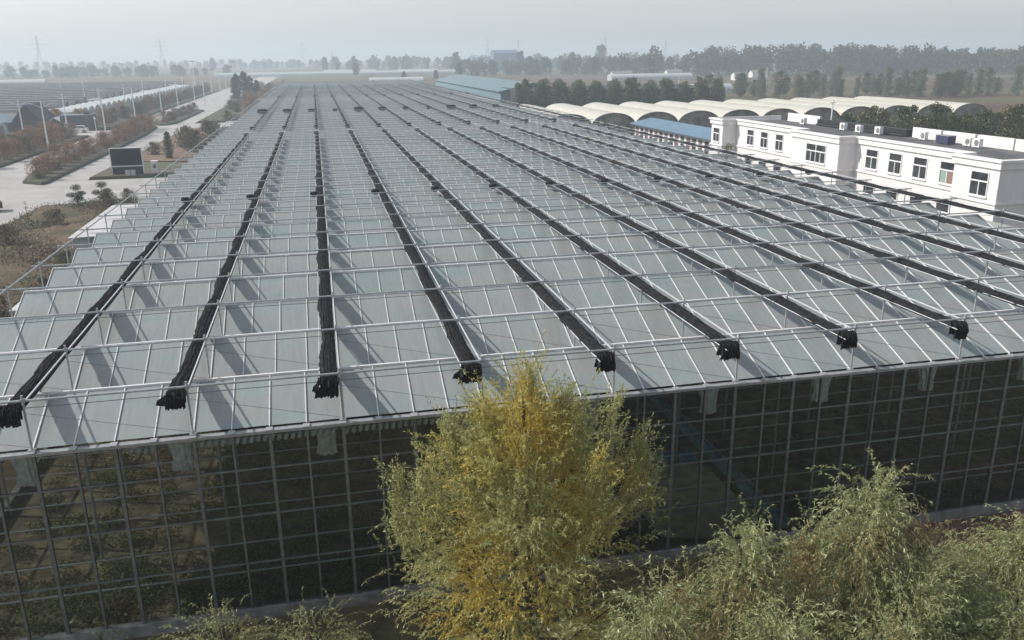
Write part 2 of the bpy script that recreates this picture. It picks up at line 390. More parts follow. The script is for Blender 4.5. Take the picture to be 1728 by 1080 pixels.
m_sand = mat('pale_sand', (.60, .49, .34), .95, 0, var=.2, scale=2, bump=.3)
tag(MB().prism([(22.3, 1.2), (24.4, .6), (26.1, 1.8), (26.0, 5.4), (24.9, 7.6), (23.6, 6.9), (22.2, 4.4)], .02, .07).build('sand_bed', m_sand), 'pale heap of bare sand on the glasshouse floor beside the blue trough', 'sand')
t = thing('trough', 'long blue-grey water trough running back across the glasshouse floor', 'trough', (26.6, 7, 0))
m = MB((26.6, 7, 0)); m.box((26.40, .8, .03), (26.44, 15, .30)); m.box((26.82, .8, .03), (26.86, 15, .30)); m.box((26.44, .8, .03), (26.82, 15, .10))
m_trough = mat('trough_blue', (.30, .50, .58), .5, 0, var=.3, scale=1.5)
m.build('channel', m_trough, t)
m = MB((26.6, 7, 0))
for k in range(10): m.box((26.36, 1.2+k*1.4, .03), (26.40, 1.3+k*1.4, .34))
m.build('bracket', m_galv, t)
t = MB(); tv = []
for i in range(6):
    for j in range(5): tv.append((24.6+i*.26, 5.9+j*.3, .10+.12*math.sin(i*1.9+j)*math.cos(j*1.3)))
t.v = tv
for i in range(5):
    for j in range(4): a = i*5+j; t.f.append((a, a+5, a+6, a+1))
tag(t.build('tarpaulin', mat('blue_tarp', (.06, .28, .48), .5)), 'crumpled bright blue tarpaulin lying on the sand inside the glass wall', 'tarpaulin')
# gathered pale screens hanging under the eave
def gather(seed, wd, ht):
    r = random.Random(seed); m = MB(); n = 26; rows = 7
    for j in range(rows):
        f = j/(rows-1)
        for i in range(n):
            a = 2*math.pi*i/n; sq = (1-.62*f) if f < .6 else (.628+.35*(f-.6)); rr = wd*sq*(1+.22*math.cos(i*4.1+j*.6))
            m.v.append((math.cos(a)*rr, math.sin(a)*rr*.55, -ht*f+r.uniform(-.03, .03)))
    for j in range(rows-1):
        for i in range(n): m.f.append((j*n+i, j*n+(i+1) % n, (j+1)*n+(i+1) % n, (j+1)*n+i))
    return m
m_screen = mat('pale_screen', (.66, .68, .66), .8, 0, var=.2, scale=6)
for i in range(1, 10):
    o = gather(i, .34, 1.0).build('gathered_screen', m_screen); o.location = (4*i-.5, .75, 5.72)
    tag(o, 'pale inner screen gathered into a bunch inside the front glass, %s from the left' % ORD[i-1], 'screen', 'gathered inner screens behind the front glass')
fold = MB(); r = random.Random(9)
for k in range(44):
    x = 6.3+k*.19+(.9 if k > 3 else 0)
    if k % 21 == 4: continue
    z = 5.50+r.uniform(-.02, .02); L = .13
    fold.tube([(x, .55, z+.09), (x-.03, .52, z+.04), (x-.05, .50, z-.06), (x-.05, .52, z-.12)], [.02, .07, .075, .02], 8)
tag(fold.build('screen_hooks', m_screen, None, True), 'row of small pale rolled loops hanging on a wire behind the front glass', 'screen loops')

# ------------------------------------------------------------------ shade curtains
def curtain_mesh(y0, y1, step, seed, half=1.0):
    r = np.random.default_rng(seed); n = max(8, int((y1-y0)/step)); K = 27
    ys = np.linspace(y0, y1, n+1); u = np.linspace(0, 1, K)
    kk = r.random(6)*6.28
    wid = np.where(ys < 45, .46, .40)*(1 if y1 < 85 else .78)+.045*np.sin(ys*.9+kk[0])+.022*np.sin(ys*2.3+kk[1])+.03*r.normal(size=n+1)*.5
    ph = np.cumsum(r.normal(0, .18, n+1))
    V = np.zeros((n+1, K+2, 3)); sag = -.035*(1-np.cos(2*math.pi*ys/BY))*.5
    for j in range(n+1):
        x = -.05-(1-u)*wid[j]
        dome = .11*np.sin(np.pi*np.clip(u*.96+.02, 0, 1))**.6
        pl = .020*np.sin(u*58+ph[j])+.014*np.sin(u*33-ph[j]*1.7+1)
        V[j, :K, 0] = x+.006*r.normal(size=K); V[j, :K, 1] = ys[j]; V[j, :K, 2] = dome+pl*np.sin(np.pi*u)**.3+.006*r.normal(size=K)
        V[j, K] = (-.05, ys[j], -.06); V[j, K+1] = (-.05-wid[j]*.95, ys[j], -.06)
        V[j, :, 2] += -.21+sag[j]
    V[:, :, 2] = np.minimum(V[:, :, 2], -.045)
    m = MB(); m.v = [tuple(p) for p in V.reshape(-1, 3)]; W = K+2
    for j in range(n):
        for i in range(W):
            l = (i+1) % W; m.f.append((j*W+i, j*W+l, (j+1)*W+l, (j+1)*W+i))
    m.f.append(tuple(range(W))); m.f.append(tuple(n*W+i for i in range(W-1, -1, -1)))
    return m
def tassel(seed, wd=.52, ht=.45, yd=-.05, dirn=-1):
    r = random.Random(seed); m = MB(); K = 34; rows = 6
    flare = r.uniform(.0, .22); lag = [r.uniform(.6, 1.15) for _ in range(K)]
    for s in (0, 1):
        base = len(m.v)
        for j in range(rows):
            f = j/(rows-1)
            for i in range(K):
                u_ = i/(K-1); xx = -.05-(1-u_)*wd*(1+flare*f)+.02*math.sin(i*2.1+j)
                L = ht*(.75+.35*lag[i])
                yy = yd+dirn*(.05+.16*math.sin(min(1, f*2)*1.57)+.05*math.sin(i*1.7+seed)+.03*math.sin(j*2+i)) if s == 0 else yd-dirn*(.02)+.03*math.sin(i*1.3)
                m.v.append((xx, yy, -.07-L*f**1.2*(1 if s == 0 else .85)))
        for j in range(rows-1):
            for i in range(K-1): m.f.append((base+j*K+i, base+j*K+i+1, base+(j+1)*K+i+1, base+(j+1)*K+i))
    # a loose wing to the left
    if r.random() < .65:
        b = len(m.v); a = r.uniform(.16, .30)
        m.v += [(-wd-.02, yd-.1, -.12), (-wd-a, yd-.12, -.27), (-wd-a-.05, yd-.08, -.42), (-wd-.06, yd-.12, -.46), (-wd+.1, yd-.16, -.3), (-wd-.1, yd+.1, -.3)]
        m.f += [(b, b+1, b+2, b+3, b+4), (b, b+5, b+1), (b+5, b+2, b+1), (b+5, b+3, b+2)]
    return m
def lump(seed, s=.32):
    r = random.Random(seed); m = MB(); n = 14; rows = 7
    for j in range(rows):
        f = j/(rows-1); a = math.pi*f
        for i in range(n):
            b = 2*math.pi*i/n; rr = math.sin(a)**.7*s*(1+.3*math.sin(i*3.1+j*2+seed)+r.uniform(-.08, .08))
            m.v.append((math.cos(b)*rr*1.15, math.sin(b)*rr*.8, s*.62*math.cos(a)-(.12 if j > 3 and i % 3 == 0 else 0)))
    for j in range(rows-1):
        for i in range(n): m.f.append((j*n+i, j*n+(i+1) % n, (j+1)*n+(i+1) % n, (j+1)*n+i))
    return m
cs = [[curtain_mesh(-.05, 83, .24, 10+s) for s in range(4)], [curtain_mesh(0, 92, .8, 20+s) for s in range(2)], [curtain_mesh(0, 94, 1.2, 30+s) for s in range(2)]]
cmesh = [[b.build('bundle', m_cloth, None, True) for b in L] for L in cs]
secs = [('near', 0), ('middle', 92.6), ('far', 187.0)]
for si, (sn, ys) in enumerate(secs):
    for i in range(1, 13):
        z = EZ+PH
        nm = 'leftmost' if i == 1 else ('rightmost' if i == 12 else ORD[i-1]+' from the left')
        nm = nm; t = thing('shade_curtain', 'black shade cloth bundled along a roof rail, %s in the %s section' % (nm, sn), 'shade curtain', (4*i, ys, z), 'bundled shade curtains of the %s section' % sn)
        b = cmesh[si][(i*3+si) % len(cmesh[si])].copy(); C.objects.link(b); b.parent = t
        if si == 0:
            tassel(100+i, .52+.05*math.sin(i*2.2), .40+.10*abs(math.sin(i*1.7)), -.03).build('hanging_end', m_cloth, t)
            if i >= 3: MB().tube([(-.55, -.35, -.22), (-.53, 9, -.27), (-.52, 82, -.28)], .014, 6).build('pull_rod', m_rail, t)
            l = lump(40+i, .21).build('loose_fold', m_cloth, t, True); l.location = (-.66, 34.6, -.16)
            l = lump(60+i, .24).build('loose_fold', m_cloth, t, True); l.location = (-.30, 82.8, -.1)
        else:
            l = lump(80+i+si, .27).build('loose_fold', m_cloth, t, True); l.location = (-.25, 0, -.12)
            if si == 1:
                l = lump(90+i, .22+.24*((i*7) % 4)/3).build('loose_fold', m_cloth, t, True); l.location = (-1.0, 36.5, -.05); l.scale = (1.5, 1.0, 1.25)
                l = lump(70+i, .26).build('loose_fold', m_cloth, t, True); l.location = (-.3, 91.5, -.1)
for L in cmesh:
    for b in L: bpy.data.objects.remove(b)

# ------------------------------------------------------------------ foliage generators
def unit(a): return a/np.maximum(np.linalg.norm(a, axis=-1, keepdims=True), 1e-6)
def leaf_quads(P, D, L, W, r):
    """rhombus leaves: base P, direction D, length L, width W"""
    n = len(P); side = unit(np.cross(D, r.normal(size=(n, 3))))
    L = L[:, None]; W = W[:, None]; mid = P+D*L*.42; tip = P+D*L
    tip[:, 2] -= (L[:, 0]*.12)
    return np.stack([P, mid+side*W*.5, tip, mid-side*W*.5], 1)
def crown_cloud(r, n, size, blobs, leaf=(.3, .18), flat=.0):
    """n leaf quads spread through a set of ellipsoid clumps (mostly near their shells)"""
    k = r.integers(0, len(blobs), n); B = np.array(blobs)
    d = unit(r.normal(size=(n, 3))); rad = r.random(n)**.45
    P = B[k, :3]+d*B[k, 3:6]*rad[:, None]
    D = unit(r.normal(size=(n, 3))+d*.5+np.array([0, 0, .2]))
    s = r.uniform(.6, 1.4, n)
    return leaf_quads(P, D, leaf[0]*s, leaf[1]*s, r), k
def blobs_for(r, h, rad, z0, n, kind='round'):
    out = []
    for i in range(n):
        f = (i+.5)/n; z = z0+(h-z0)*f
        if kind == 'round': prof = math.sin(math.pi*min(.97, f*.85+.12))**.6
        elif kind == 'cone': prof = (1-f)**.8*1.0+.12
        elif kind == 'column': prof = .75*math.sin(math.pi*min(.95, f*.8+.15))**.5
        else: prof = 1-.3*abs(f-.4)
        a = i*2.4+r.uniform(-.5, .5); q = rad*prof*r.uniform(.25, .62)
        s = rad*prof*r.uniform(.42, .68)+.1
        out.append((math.cos(a)*q, math.sin(a)*q, min(z, h-s*.6), s, s, s*r.uniform(.6, .95)))
    return out
def tree_proto(name, seed, h, rad, z0, nb, nl, leaf, kind, mt, label, cat, group=None, trunk_r=.12, bark=None, limbs=5):
    r = np.random.default_rng(seed); t = thing(name, label, cat, (0, 0, 0), group)
    bl = blobs_for(r, h, rad, z0, nb, kind); V, k = crown_cloud(r, nl, 1, bl, leaf)
    ti = np.clip(r.random(nl)*.7+r.random(len(bl))[k]*.45-.08, 0, 1)
    quads_mesh('crown', V, mt, t, ti)
    m = MB(); m.tube([(0, 0, -.05), (.03*h*r.normal()*.3, .0, h*.45), (.0, .03*h*r.normal()*.4, h*.86)], [trunk_r, trunk_r*.6, trunk_r*.12], 6)
    for i in range(limbs):
        b = bl[int(r.integers(0, len(bl)))]; zz = max(.1*h, b[2]*.55)
        m.tube([(0, 0, zz), (b[0]*.5, b[1]*.5, (zz+b[2])/2+.1), (b[0], b[1], b[2])], [trunk_r*.4, trunk_r*.28, trunk_r*.08], 5, False)
    m.build('trunk', bark or m_bark, t)
    return t
def place(proto, first, x, y, s=1.0, rz=None, label=None, group=None, sz=None, z=0):
    o = proto if first else copy_tree(proto)
    o.location = (x, y, z); o.scale = (s, s, sz or s); o.rotation_euler.z = rz if rz is not None else (x*7.3+y*1.7) % 6.28
    if label: o['label'] = label
    if group: o['group'] = group
    return o

GREEN = [(0, (.028, .042, .016)), (.5, (.06, .085, .03)), (1, (.13, .15, .06))]
m_lf_red = leafmat('autumn_red', [(0, (.10, .055, .032)), (.5, (.26, .14, .08)), (1, (.42, .28, .17))], [(0, (.10, .075, .03)), (.6, (.22, .15, .06)), (1, (.28, .2, .10))], .4, .2)
m_lf_brown = leafmat('brown_scrub', [(0, (.05, .038, .025)), (.5, (.105, .08, .05)), (1, (.20, .16, .10))], [(0, (.035, .05, .02)), (1, (.10, .13, .045))], .5, .2)
m_lf_green = leafmat('dull_green', GREEN, [(0, (.08, .07, .03)), (1, (.19, .16, .07))], .25, .25)
m_lf_dark = leafmat('dark_green', [(0, (.012, .02, .012)), (.5, (.028, .042, .02)), (1, (.06, .08, .035))], None)
m_lf_far = leafmat('far_grove', [(0, (.025, .032, .02)), (.5, (.05, .06, .035)), (1, (.10, .11, .06))], [(0, (.06, .05, .03)), (1, (.14, .11, .065))], .05, .2, spec=False)
m_lf_olive = leafmat('olive', [(0, (.05, .055, .02)), (.5, (.11, .11, .04)), (1, (.22, .19, .08))], None)
WST = [(0, (.09, .105, .03)), (.4, (.24, .255, .085)), (.75, (.40, .40, .165)), (1, (.60, .58, .33))]
YST = [(0, (.34, .25, .035)), (.5, (.68, .51, .08)), (1, (.82, .70, .22))]
SST = [(0, (.10, .13, .05)), (.4, (.29, .325, .14)), (.75, (.47, .505, .26)), (1, (.66, .67, .44))]
m_wil_y = leafmat('willow_leaf_yellowing', [(0, (.14, .16, .05)), (.4, (.36, .38, .14)), (.75, (.54, .55, .26)), (1, (.70, .70, .45))], YST, .45, .5, plo=.44, phi=.64, core=(.066, .022, .235))
m_wil_g = leafmat('willow_leaf', SST, [(0, (.16, .10, .04)), (1, (.46, .30, .13))], .45, .4, plo=.53, phi=.66)

def willow(name, label, loc, h, prof, seed, ntw, leaves, mt, droop=1.0, uprt=.3, tl=(.7, 1.6), group=None, ll=.085, nlimb=16, cut=-9, leaders=()):
    """trunk and limbs, then drooping twigs set with narrow hanging leaves. prof: (z fraction, radius) list"""
    r = np.random.default_rng(seed); t = thing(name, label, 'tree', loc, group)
    zs = [p[0]*h for p in prof]; rs = [p[1] for p in prof]
    m = MB(); bend = r.normal(0, .12, 2)
    trunk = [(bend[0]*f, bend[1]*f, h*.93*f) for f in np.linspace(0, 1, 7)]
    m.tube(trunk, [.16*(1-.9*f)+.012 for f in np.linspace(0, 1, 7)], 8)
    pts = []
    for i in range(nlimb):
        f = .12+.78*(i/(nlimb-1)); z0 = h*.9*f*.8; a = i*2.39996+r.uniform(-.3, .3)
        zt = min(h*.97, z0+h*r.uniform(.14, .30)); R_ = np.interp(zt, zs, rs)*r.uniform(.62, .88)
        p0 = np.array([bend[0]*f, bend[1]*f, z0]); p3 = np.array([math.cos(a)*R_, math.sin(a)*R_, zt])
        c = [p0, p0*.65+p3*.35+np.array([0, 0, -.05*h]), p0*.3+p3*.7+np.array([0, 0, .01*h]), p3]
        th = .055*(1-f*.6)
        m.tube([tuple(q) for q in c], [th, th*.7, th*.4, th*.12], 5, False)
        for q in range(28):
            w_ = r.uniform(.25, 1.0); j = min(2, int(w_*3)); l = w_*3-j
            pts.append(c[j]*(1-l)+c[j+1]*l)
    m.build('trunk', m_bark, t)
    pts = np.array(pts)
    # twig roots: along limbs, spread to the crown envelope
    T = ntw; k = r.integers(0, len(pts), T); root = pts[k].copy()
    half = r.random(T) < .62
    zz = h*(1-r.random(T)**1.0*.97*(1-cut if cut > 0 else 1)); zz = np.where(zz < .12*h, .12*h, zz)
    aa = r.random(T)*6.283; RR = np.interp(zz, zs, rs)*r.random(T)**.38
    env = np.stack([np.cos(aa)*RR*.93, np.sin(aa)*RR*.93, zz-.12], 1)
    # clumping: pull envelope points towards random centres
    NC = max(20, T//55); ca = r.random(NC)*6.283; czs = h*r.uniform(.15, .98, NC); cr_ = np.interp(czs, zs, rs)*r.uniform(.35, 1.0, NC)
    cen = np.stack([np.cos(ca)*cr_, np.sin(ca)*cr_, czs], 1)
    ci = r.integers(0, NC, T); env = env*.45+(cen[ci]+r.normal(0, .26, (T, 3)))*.55
    root = np.where(half[:, None], env, root+r.normal(0, .12, (T, 3)))
    topf = np.clip(root[:, 2:3]/h, 0, 1); jit = .25; ups = np.zeros((T, 1))
    if leaders:   # pointed leading shoots above the crown
        LD = np.array(leaders); nl_ = int(T*.30); li = r.integers(0, len(LD), nl_); dz = r.random(nl_)**.8*2.1
        an = r.random(nl_)*6.283; rd = (.05+.30*dz)*r.random(nl_)**.6
        root[:nl_] = np.stack([LD[li, 0]+np.cos(an)*rd, LD[li, 1]+np.sin(an)*rd, LD[li, 2]-dz-.45], 1); ups[:nl_] = 1.6
    S = 9; Lt = r.uniform(*tl, T); out = unit(np.stack([root[:, 0], root[:, 1], np.zeros(T)], 1)+r.normal(0, .25, (T, 3))*[1, 1, 0])
    d = unit(out*(1-.45*topf**2)*np.where(ups > 0, .35, 1)+np.array([0, 0, 1.])*(uprt+.8*topf**3+ups)+r.normal(0, .25, (T, 3)))
    P = np.zeros((T, S, 3)); P[:, 0] = root; st = Lt/(S-1); g_ = np.array([0, 0, -1.])*droop
    for s in range(1, S):
        d = unit(d+g_*(.22+.04*s)*(1.15-.75*topf**2)*np.where(ups > 0, .45, 1)+r.normal(0, .07, (T, 3))); P[:, s] = P[:, s-1]+d*st[:, None]
    P[:, :, 2] = np.maximum(P[:, :, 2], .25)
    # stems
    rad = .0045; offs = np.array([[rad, 0, 0], [-rad*.5, rad*.87, 0], [-rad*.5, -rad*.87, 0]])
    q = []
    keep = r.random(T) < .5; PK = P[keep]
    for e in range(3):
        a_ = PK[:, :-1]+offs[e]; b_ = PK[:, :-1]+offs[(e+1) % 3]; c_ = PK[:, 1:]+offs[(e+1) % 3]; d_ = PK[:, 1:]+offs[e]
        q.append(np.stack([a_, b_, c_, d_], 2).reshape(-1, 4, 3))
    quads_mesh('twigs', np.concatenate(q), m_twig, t)
    # leaves
    N = T*leaves; ti = np.repeat(np.arange(T), leaves); f = (r.random(N)**.85)*(S-1.001); j = f.astype(int); l = (f-j)[:, None]
    LP = P[ti, j]*(1-l)+P[ti, j+1]*l; tan = unit(P[ti, j+1]-P[ti, j])
    D = unit(tan*.75+r.normal(0, .42, (N, 3))+np.array([0, 0, -.25])*droop)
    LL = ll*r.uniform(.6, 1.25, N); V = leaf_quads(LP, D, LL, LL*.165+.003, r)
    tint = np.clip(.42*r.random(T)[ti]+.5*r.random(N)+.06, 0, 1)
    quads_mesh('leaves', V, mt, t, tint)
    return t

# ------------------------------------------------------------------ foreground willows
willow('willow_tree', 'tall half-yellow willow in the foreground, its top crossing the roof eave', (16.1, -5.0, 0), 9.15,
       [(0, 1.0), (.2, 3.7), (.42, 3.75), (.58, 3.35), (.68, 2.9), (.77, 2.3), (.84, 1.2), (.92, .35), (1.0, .1)], 5, 4500, 34, m_wil_y, .38, .9, (.45, 1.1), nlimb=26, ll=.10, leaders=[(-2.9, .3, 6.7), (-2.4, -.3, 7.4), (-1.7, .3, 8.0), (-1.0, -.2, 8.45), (.1, 0, 8.95), (.2, .2, 8.8), (.8, -.2, 8.6), (1.4, .6, 8.0), (2.15, .1, 8.1), (2.75, -.2, 7.3), (-.4, -1.2, 8.0), (1.2, -1.5, 7.6)])
WL = [('green willow with a spiky plume top at the bottom right, before the glass wall', (23.6, -7.4), 6.4, 2.2, 11, 1500),
      ('drooping willow with silvery tips just right of the yellow willow', (20.0, -8.3), 6.2, 2.0, 12, 1500),
      ('low green willow at the bottom centre below the yellow willow', (17.3, -9.8), 6.2, 2.1, 13, 1400),
      ('brown-tinged willow at the right edge beside the reddish soil', (28.9, -6.6), 4.0, 2.4, 14, 1500),
      ('dense green willow filling the bottom edge right of centre', (22.0, -10.4), 5.0, 2.0, 15, 1400),
      ('leafy willow right of the bottom centre, nearest the camera', (19.5, -10.6), 5.9, 1.9, 19, 1300),
      ('arching willow low in the bottom right corner', (26.3, -9.2), 3.9, 2.3, 16, 1400),
      ('small olive willow between the plume-topped one and the right edge', (26.4, -7.0), 3.8, 1.9, 17, 1100),
      ('rust-tipped willow nearest the right frame edge', (31.5, -5.8), 3.5, 2.0, 18, 1000)]
for lab, (x, y), h, rad, sd, nt_ in WL:
    willow('willow_tree', lab, (x, y, 0), h, [(0, .6), (.25, rad*1.05), (.5, rad*1.1), (.6, rad*.85), (.68, rad*.42), (.78, rad*.2), (1, .06)], sd, int(nt_*1.2), 42, m_wil_g, 1.15, .55, (.7, 1.5), 'green willows along the bottom of the photo', ll=.11, nlimb=12, leaders=[(.1*rad, 0, h*1.0), (-.6*rad, .1, h*.82), (.65*rad, -.1, h*.78), (.2*rad, -.7*rad, h*.76), (-.9*rad, -.3*rad, h*.68)])
for lab, (x, y), h, rad, sd, nt_ in [('low wispy willow shoots at the bottom left against the kerb', (8.6, -3.3), 2.3, 1.2, 21, 520), ('thin straggly willow shoots between the bottom-left clump and the yellow willow', (10.9, -3.3), 1.9, 1.25, 22, 480), ('tiny grey-green sprout by the kerb at the far bottom left', (5.2, -1.5), 1.3, .4, 23, 40)]:
    willow('willow_sapling', lab, (x, y, 0), h, [(0, .4), (.4, rad), (.8, rad), (1, .2)], sd, nt_, 30, m_wil_g, .9, .8, (.4, .9), 'willow shoots by the kerb', nlimb=7)

# plants on the glasshouse floor near the wall
m_lf_crop = leafmat('crop_leaf', [(0, (.06, .08, .02)), (.5, (.15, .19, .05)), (1, (.30, .32, .10))], [(0, (.14, .09, .03)), (1, (.30, .22, .09))], .3, .3)
r = np.random.default_rng(77); bl = []
for i in range(620):
    x = r.uniform(.6, 14) if r.random() < .35 else r.uniform(.6, 47); y = r.uniform(.5, 3.0) if r.random() < .35 else 3.5+1.6*int(r.integers(0, 9))+r.normal(0, .15)
    if 22 < x < 27.2 and y < 8.5: continue
    bl.append((x, y, .25, .45, .4, .28))
V, k = crown_cloud(r, 60000, 1, bl, (.10, .06)); V[:, :, 2] = np.maximum(V[:, :, 2], .03)
tag(quads_mesh('crop_plants', V, m_lf_crop, None, r.random(60000)), 'low leafy green crop growing on the glasshouse floor', 'crop', kind='stuff')

tag(MB().prism([(30.5, -3.2), (42, -3.4), (42, -.2), (30.8, -.2)], 0, .06).build('soil_bank', mat('red_soil', (.17, .085, .06), .95, 0, var=.35, scale=1.5, bump=.4)), kind='structure')
# grass and litter strip outside the front wall
n = 26000; P = np.stack([r.uniform(-3, 40, n), -.25-r.random(n)**.8*9, np.zeros(n)], 1); D = unit(np.stack([r.normal(0, .5, n), r.normal(0, .5, n), np.ones(n)], 1))
L = r.uniform(.05, .22, n); tag(quads_mesh('grass', leaf_quads(P, D, L, L*.12+.004, r), m_lf_brown, None, r.random(n)), kind='stuff')

# ------------------------------------------------------------------ left side: verges, beds, shrubs
def bed(name, label, pts, h=.34, cat='planting bed', mt=None, km=None):
    t = thing(name, label, cat, (pts[0][0], pts[0][1], 0)); o3 = (pts[0][0], pts[0][1], 0)
    m = MB(o3); m.prism(pts, 0, h); m.build('border', km or m_hedge, t)
    cx_ = sum(p[0] for p in pts)/len(pts); cy_ = sum(p[1] for p in pts)/len(pts)
    ins = []
    for p in pts:
        d = Vector((cx_-p[0], cy_-p[1])); s = .25/max(.3, d.length)
        ins.append((p[0]+(.25 if p[0] < cx_ else -.25), p[1]+(.3 if p[1] < cy_ else -.3)))
    m = MB(o3); m.prism(ins, h, h+.05); m.build('soil', mt or m_bedsoil, t); return t
m_hedge = mat('clipped_border', (.055, .06, .035), .95, 0, var=.5, scale=5, bump=1, bscale=8)
m_bedsoil = mat('bed_soil', (.07, .065, .035), .95, 0, var=.4, scale=1.2, bump=.4)
m_lawn = mat('dry_lawn', (.11, .095, .05), .95, 0, col2=(.065, .07, .03), scale=1.5, bump=.3)
ccw = lambda L: L
bed('traffic_island', 'long kerbed road island planted with red-brown bushes', [(-27.6, 104), (-24.6, 101.5), (-24.2, 103), (-24.6, 150), (-25.0, 180), (-26.4, 203), (-28.2, 204), (-29.6, 200), (-30.2, 150), (-30.4, 121)])
bed('traffic_island', 'smaller kerbed road island with pale bushes beyond the crossing', [(-27.2, 209), (-25, 209), (-23.6, 216), (-23.4, 272), (-26, 276), (-29, 270), (-29, 214)])
bed('traffic_island', 'grassy wedge-shaped kerbed island under the dark screen', [(-19.5, 105.3), (-6, 105.5), (-6, 119), (-17, 123.5), (-19.2, 122)], mt=m_lawn)
bed('planting_bed', 'planted verge along the left of the road before the white car', [(-52, 40), (-36.9, 40), (-36.9, 181), (-52, 181)])
bed('planting_bed', 'planted verge along the left of the road beyond the white car', [(-46, 199.5), (-36.9, 199.5), (-36.9, 460), (-46, 460)])
bed('planting_bed', 'brown planted ground beside the glasshouse beyond the dark screen', [(-18.6, 124.5), (-1.6, 119.5), (-1.6, 193.5), (-18.6, 193.5)], mt=mat('leaf_litter', (.17, .11, .07), .95, 0, var=.35, scale=.8, bump=.3))
bed('planting_bed', 'planted ground beside the glasshouse beyond the side road', [(-18.6, 216), (-1.6, 216), (-1.6, 460), (-18.6, 460)])
# rough ground near the glasshouse, bottom left
r = np.random.default_rng(31); m = MB(); nx, ny = 26, 70
for j in range(ny+1):
    for i in range(nx+1):
        u_, v_ = i/nx, j/ny; x = -19.6+u_*(19.1); y = 14+v_*70
        if j == ny: y = 84+(1 if i > 8 else -2)
        e = min(u_, 1-u_, v_, 1-v_)*8; z = .02+min(1, e)*(.35+.35*math.sin(x*.5+y*.21)+.25*math.sin(y*.33)+.12*r.normal())
        m.v.append((x, y, max(.02, z)))
for j in range(ny):
    for i in range(nx): a = j*(nx+1)+i; m.f.append((a, a+1, a+nx+2, a+nx+1))
tag(m.build('terrain', mat('rough_ground', (.13, .085, .048), .95, 0, col2=(.065, .06, .028), scale=.35, bump=.6, bscale=3), None, True), kind='structure')
n = 60000; P = np.stack([r.uniform(-19, -1.2, n), r.uniform(15, 83, n), r.uniform(.1, .7, n)], 1)
nz = np.sin(P[:, 0]*.6+P[:, 1]*.27)+np.sin(P[:, 1]*.5)*.7+r.normal(0, .6, n); P = P[nz > -.1]; n = len(P)
D = unit(r.normal(size=(n, 3))+[0, 0, .9]); L = r.uniform(.12, .4, n)
tag(quads_mesh('scrub', leaf_quads(P, D, L, L*.22, r), m_lf_brown, None, r.random(n)), 'dry brown scrub and weeds covering the rough ground', 'scrub', kind='stuff')

RB = [tree_proto('autumn_bush', 200+s, 2.9, 1.7, .35, 9, 2600, (.17, .07), 'round', m_lf_red, 'x', 'bush', trunk_r=.05, limbs=12) for s in range(3)]
BB = [tree_proto('brown_bush', 210+s, 2.4, 1.5, .15, 8, 2200, (.17, .08), 'round', m_lf_brown, 'x', 'bush', trunk_r=.04, limbs=9) for s in range(2)]
GB = [tree_proto('green_shrub', 220+s, 1.9, 1.2, .1, 7, 1800, (.13, .08), 'round', m_lf_green, 'x', 'shrub', trunk_r=.04) for s in range(2)]
usedp = set()
def put(P, i, x, y, s, label, group):
    p = P[i % len(P)]; first = id(p) not in usedp; usedp.add(id(p))
    return place(p, first, x, y, s, None, label, group)
rr = random.Random(8)
for i in range(21):
    y = 107+i*4.55; s = (1.12 if i < 12 else 1.25)*rr.uniform(.85, 1.12)
    put(RB, i, -27.3+rr.uniform(-.7, .9), y, s, 'rusty autumn bush on the long road island, %s from its near end' % ORD[i], 'bushes on the long road island')
for i in range(8):
    put(GB, i, -26.4+rr.uniform(-.6, .6), 105.5+i*11.5, .62*rr.uniform(.8, 1.15), 'low dark shrub at the foot of the island bushes, %s from the near end' % ORD[i], 'low shrubs on the long road island')
for i in range(9):
    put(BB if i % 3 else RB, i, -26+rr.uniform(-.6, .6), 214+i*6.6, 1.1*rr.uniform(.85, 1.1), 'pinkish bare bush on the smaller road island, %s from its near end' % ORD[i], 'bushes on the smaller road island')
k = 0
for i in range(17):
    for c in range(2):
        y = 100+i*4.8+c*2; x = -39.2-c*4.6+rr.uniform(-.6, .6)
        put(RB if (i+c) % 3 else BB, i+c, x, y, 1.28*rr.uniform(.85, 1.15), 'brown-red bush in the %s row of the near left verge, %s from the near end' % ('road-side' if c == 0 else 'rear', ORD[i]), 'bushes on the near left verge')
for i in range(30):
    y = 202+i*8.2; put(RB if i % 4 == 1 else BB, i, -40.6+rr.uniform(-1.4, 1.2), y, 1.55*rr.uniform(.85, 1.12), 'dense brown bush of the far left verge, %s beyond the white car' % ORD[i], 'bushes on the far left verge')
# zone beyond the screen
DT = tree_proto('cypress', 231, 4.6, 1.05, .1, 22, 4200, (.16, .08), 'column', m_lf_green, 'narrow upright dark conifer beside the glasshouse beyond the screen', 'tree', trunk_r=.08)
place(DT, True, -12.2, 127, 1.0)
spots = [(-15.8, 134, .75), (-7.5, 131, 1.0), (-9.5, 138, 1.2), (-6, 143, 1.2), (-12, 146, 1.25), (-4.5, 150, 1.1), (-9, 156, 1.3), (-14, 160, 1.1), (-5, 165, 1.2), (-10, 172, 1.2), (-6, 182, 1.2), (-13, 186, 1.0)]
for i, (x, y, s) in enumerate(spots):
    put(GB if i % 2 else BB, i, x, y, s*1.35, 'shrub in the brown bed beside the glasshouse, %s from the screen' % ORD[i], 'shrubs in the brown bed')
for i in range(40):
    x = rr.uniform(-17, -3.5); y = 219+i*5.8
    put((GB, BB, RB)[i % 3], i, x, y, 1.5*rr.uniform(.8, 1.3), 'shrub along the glasshouse side beyond the side road, %s from the near end' % ORD[i], 'shrubs beyond the side road')
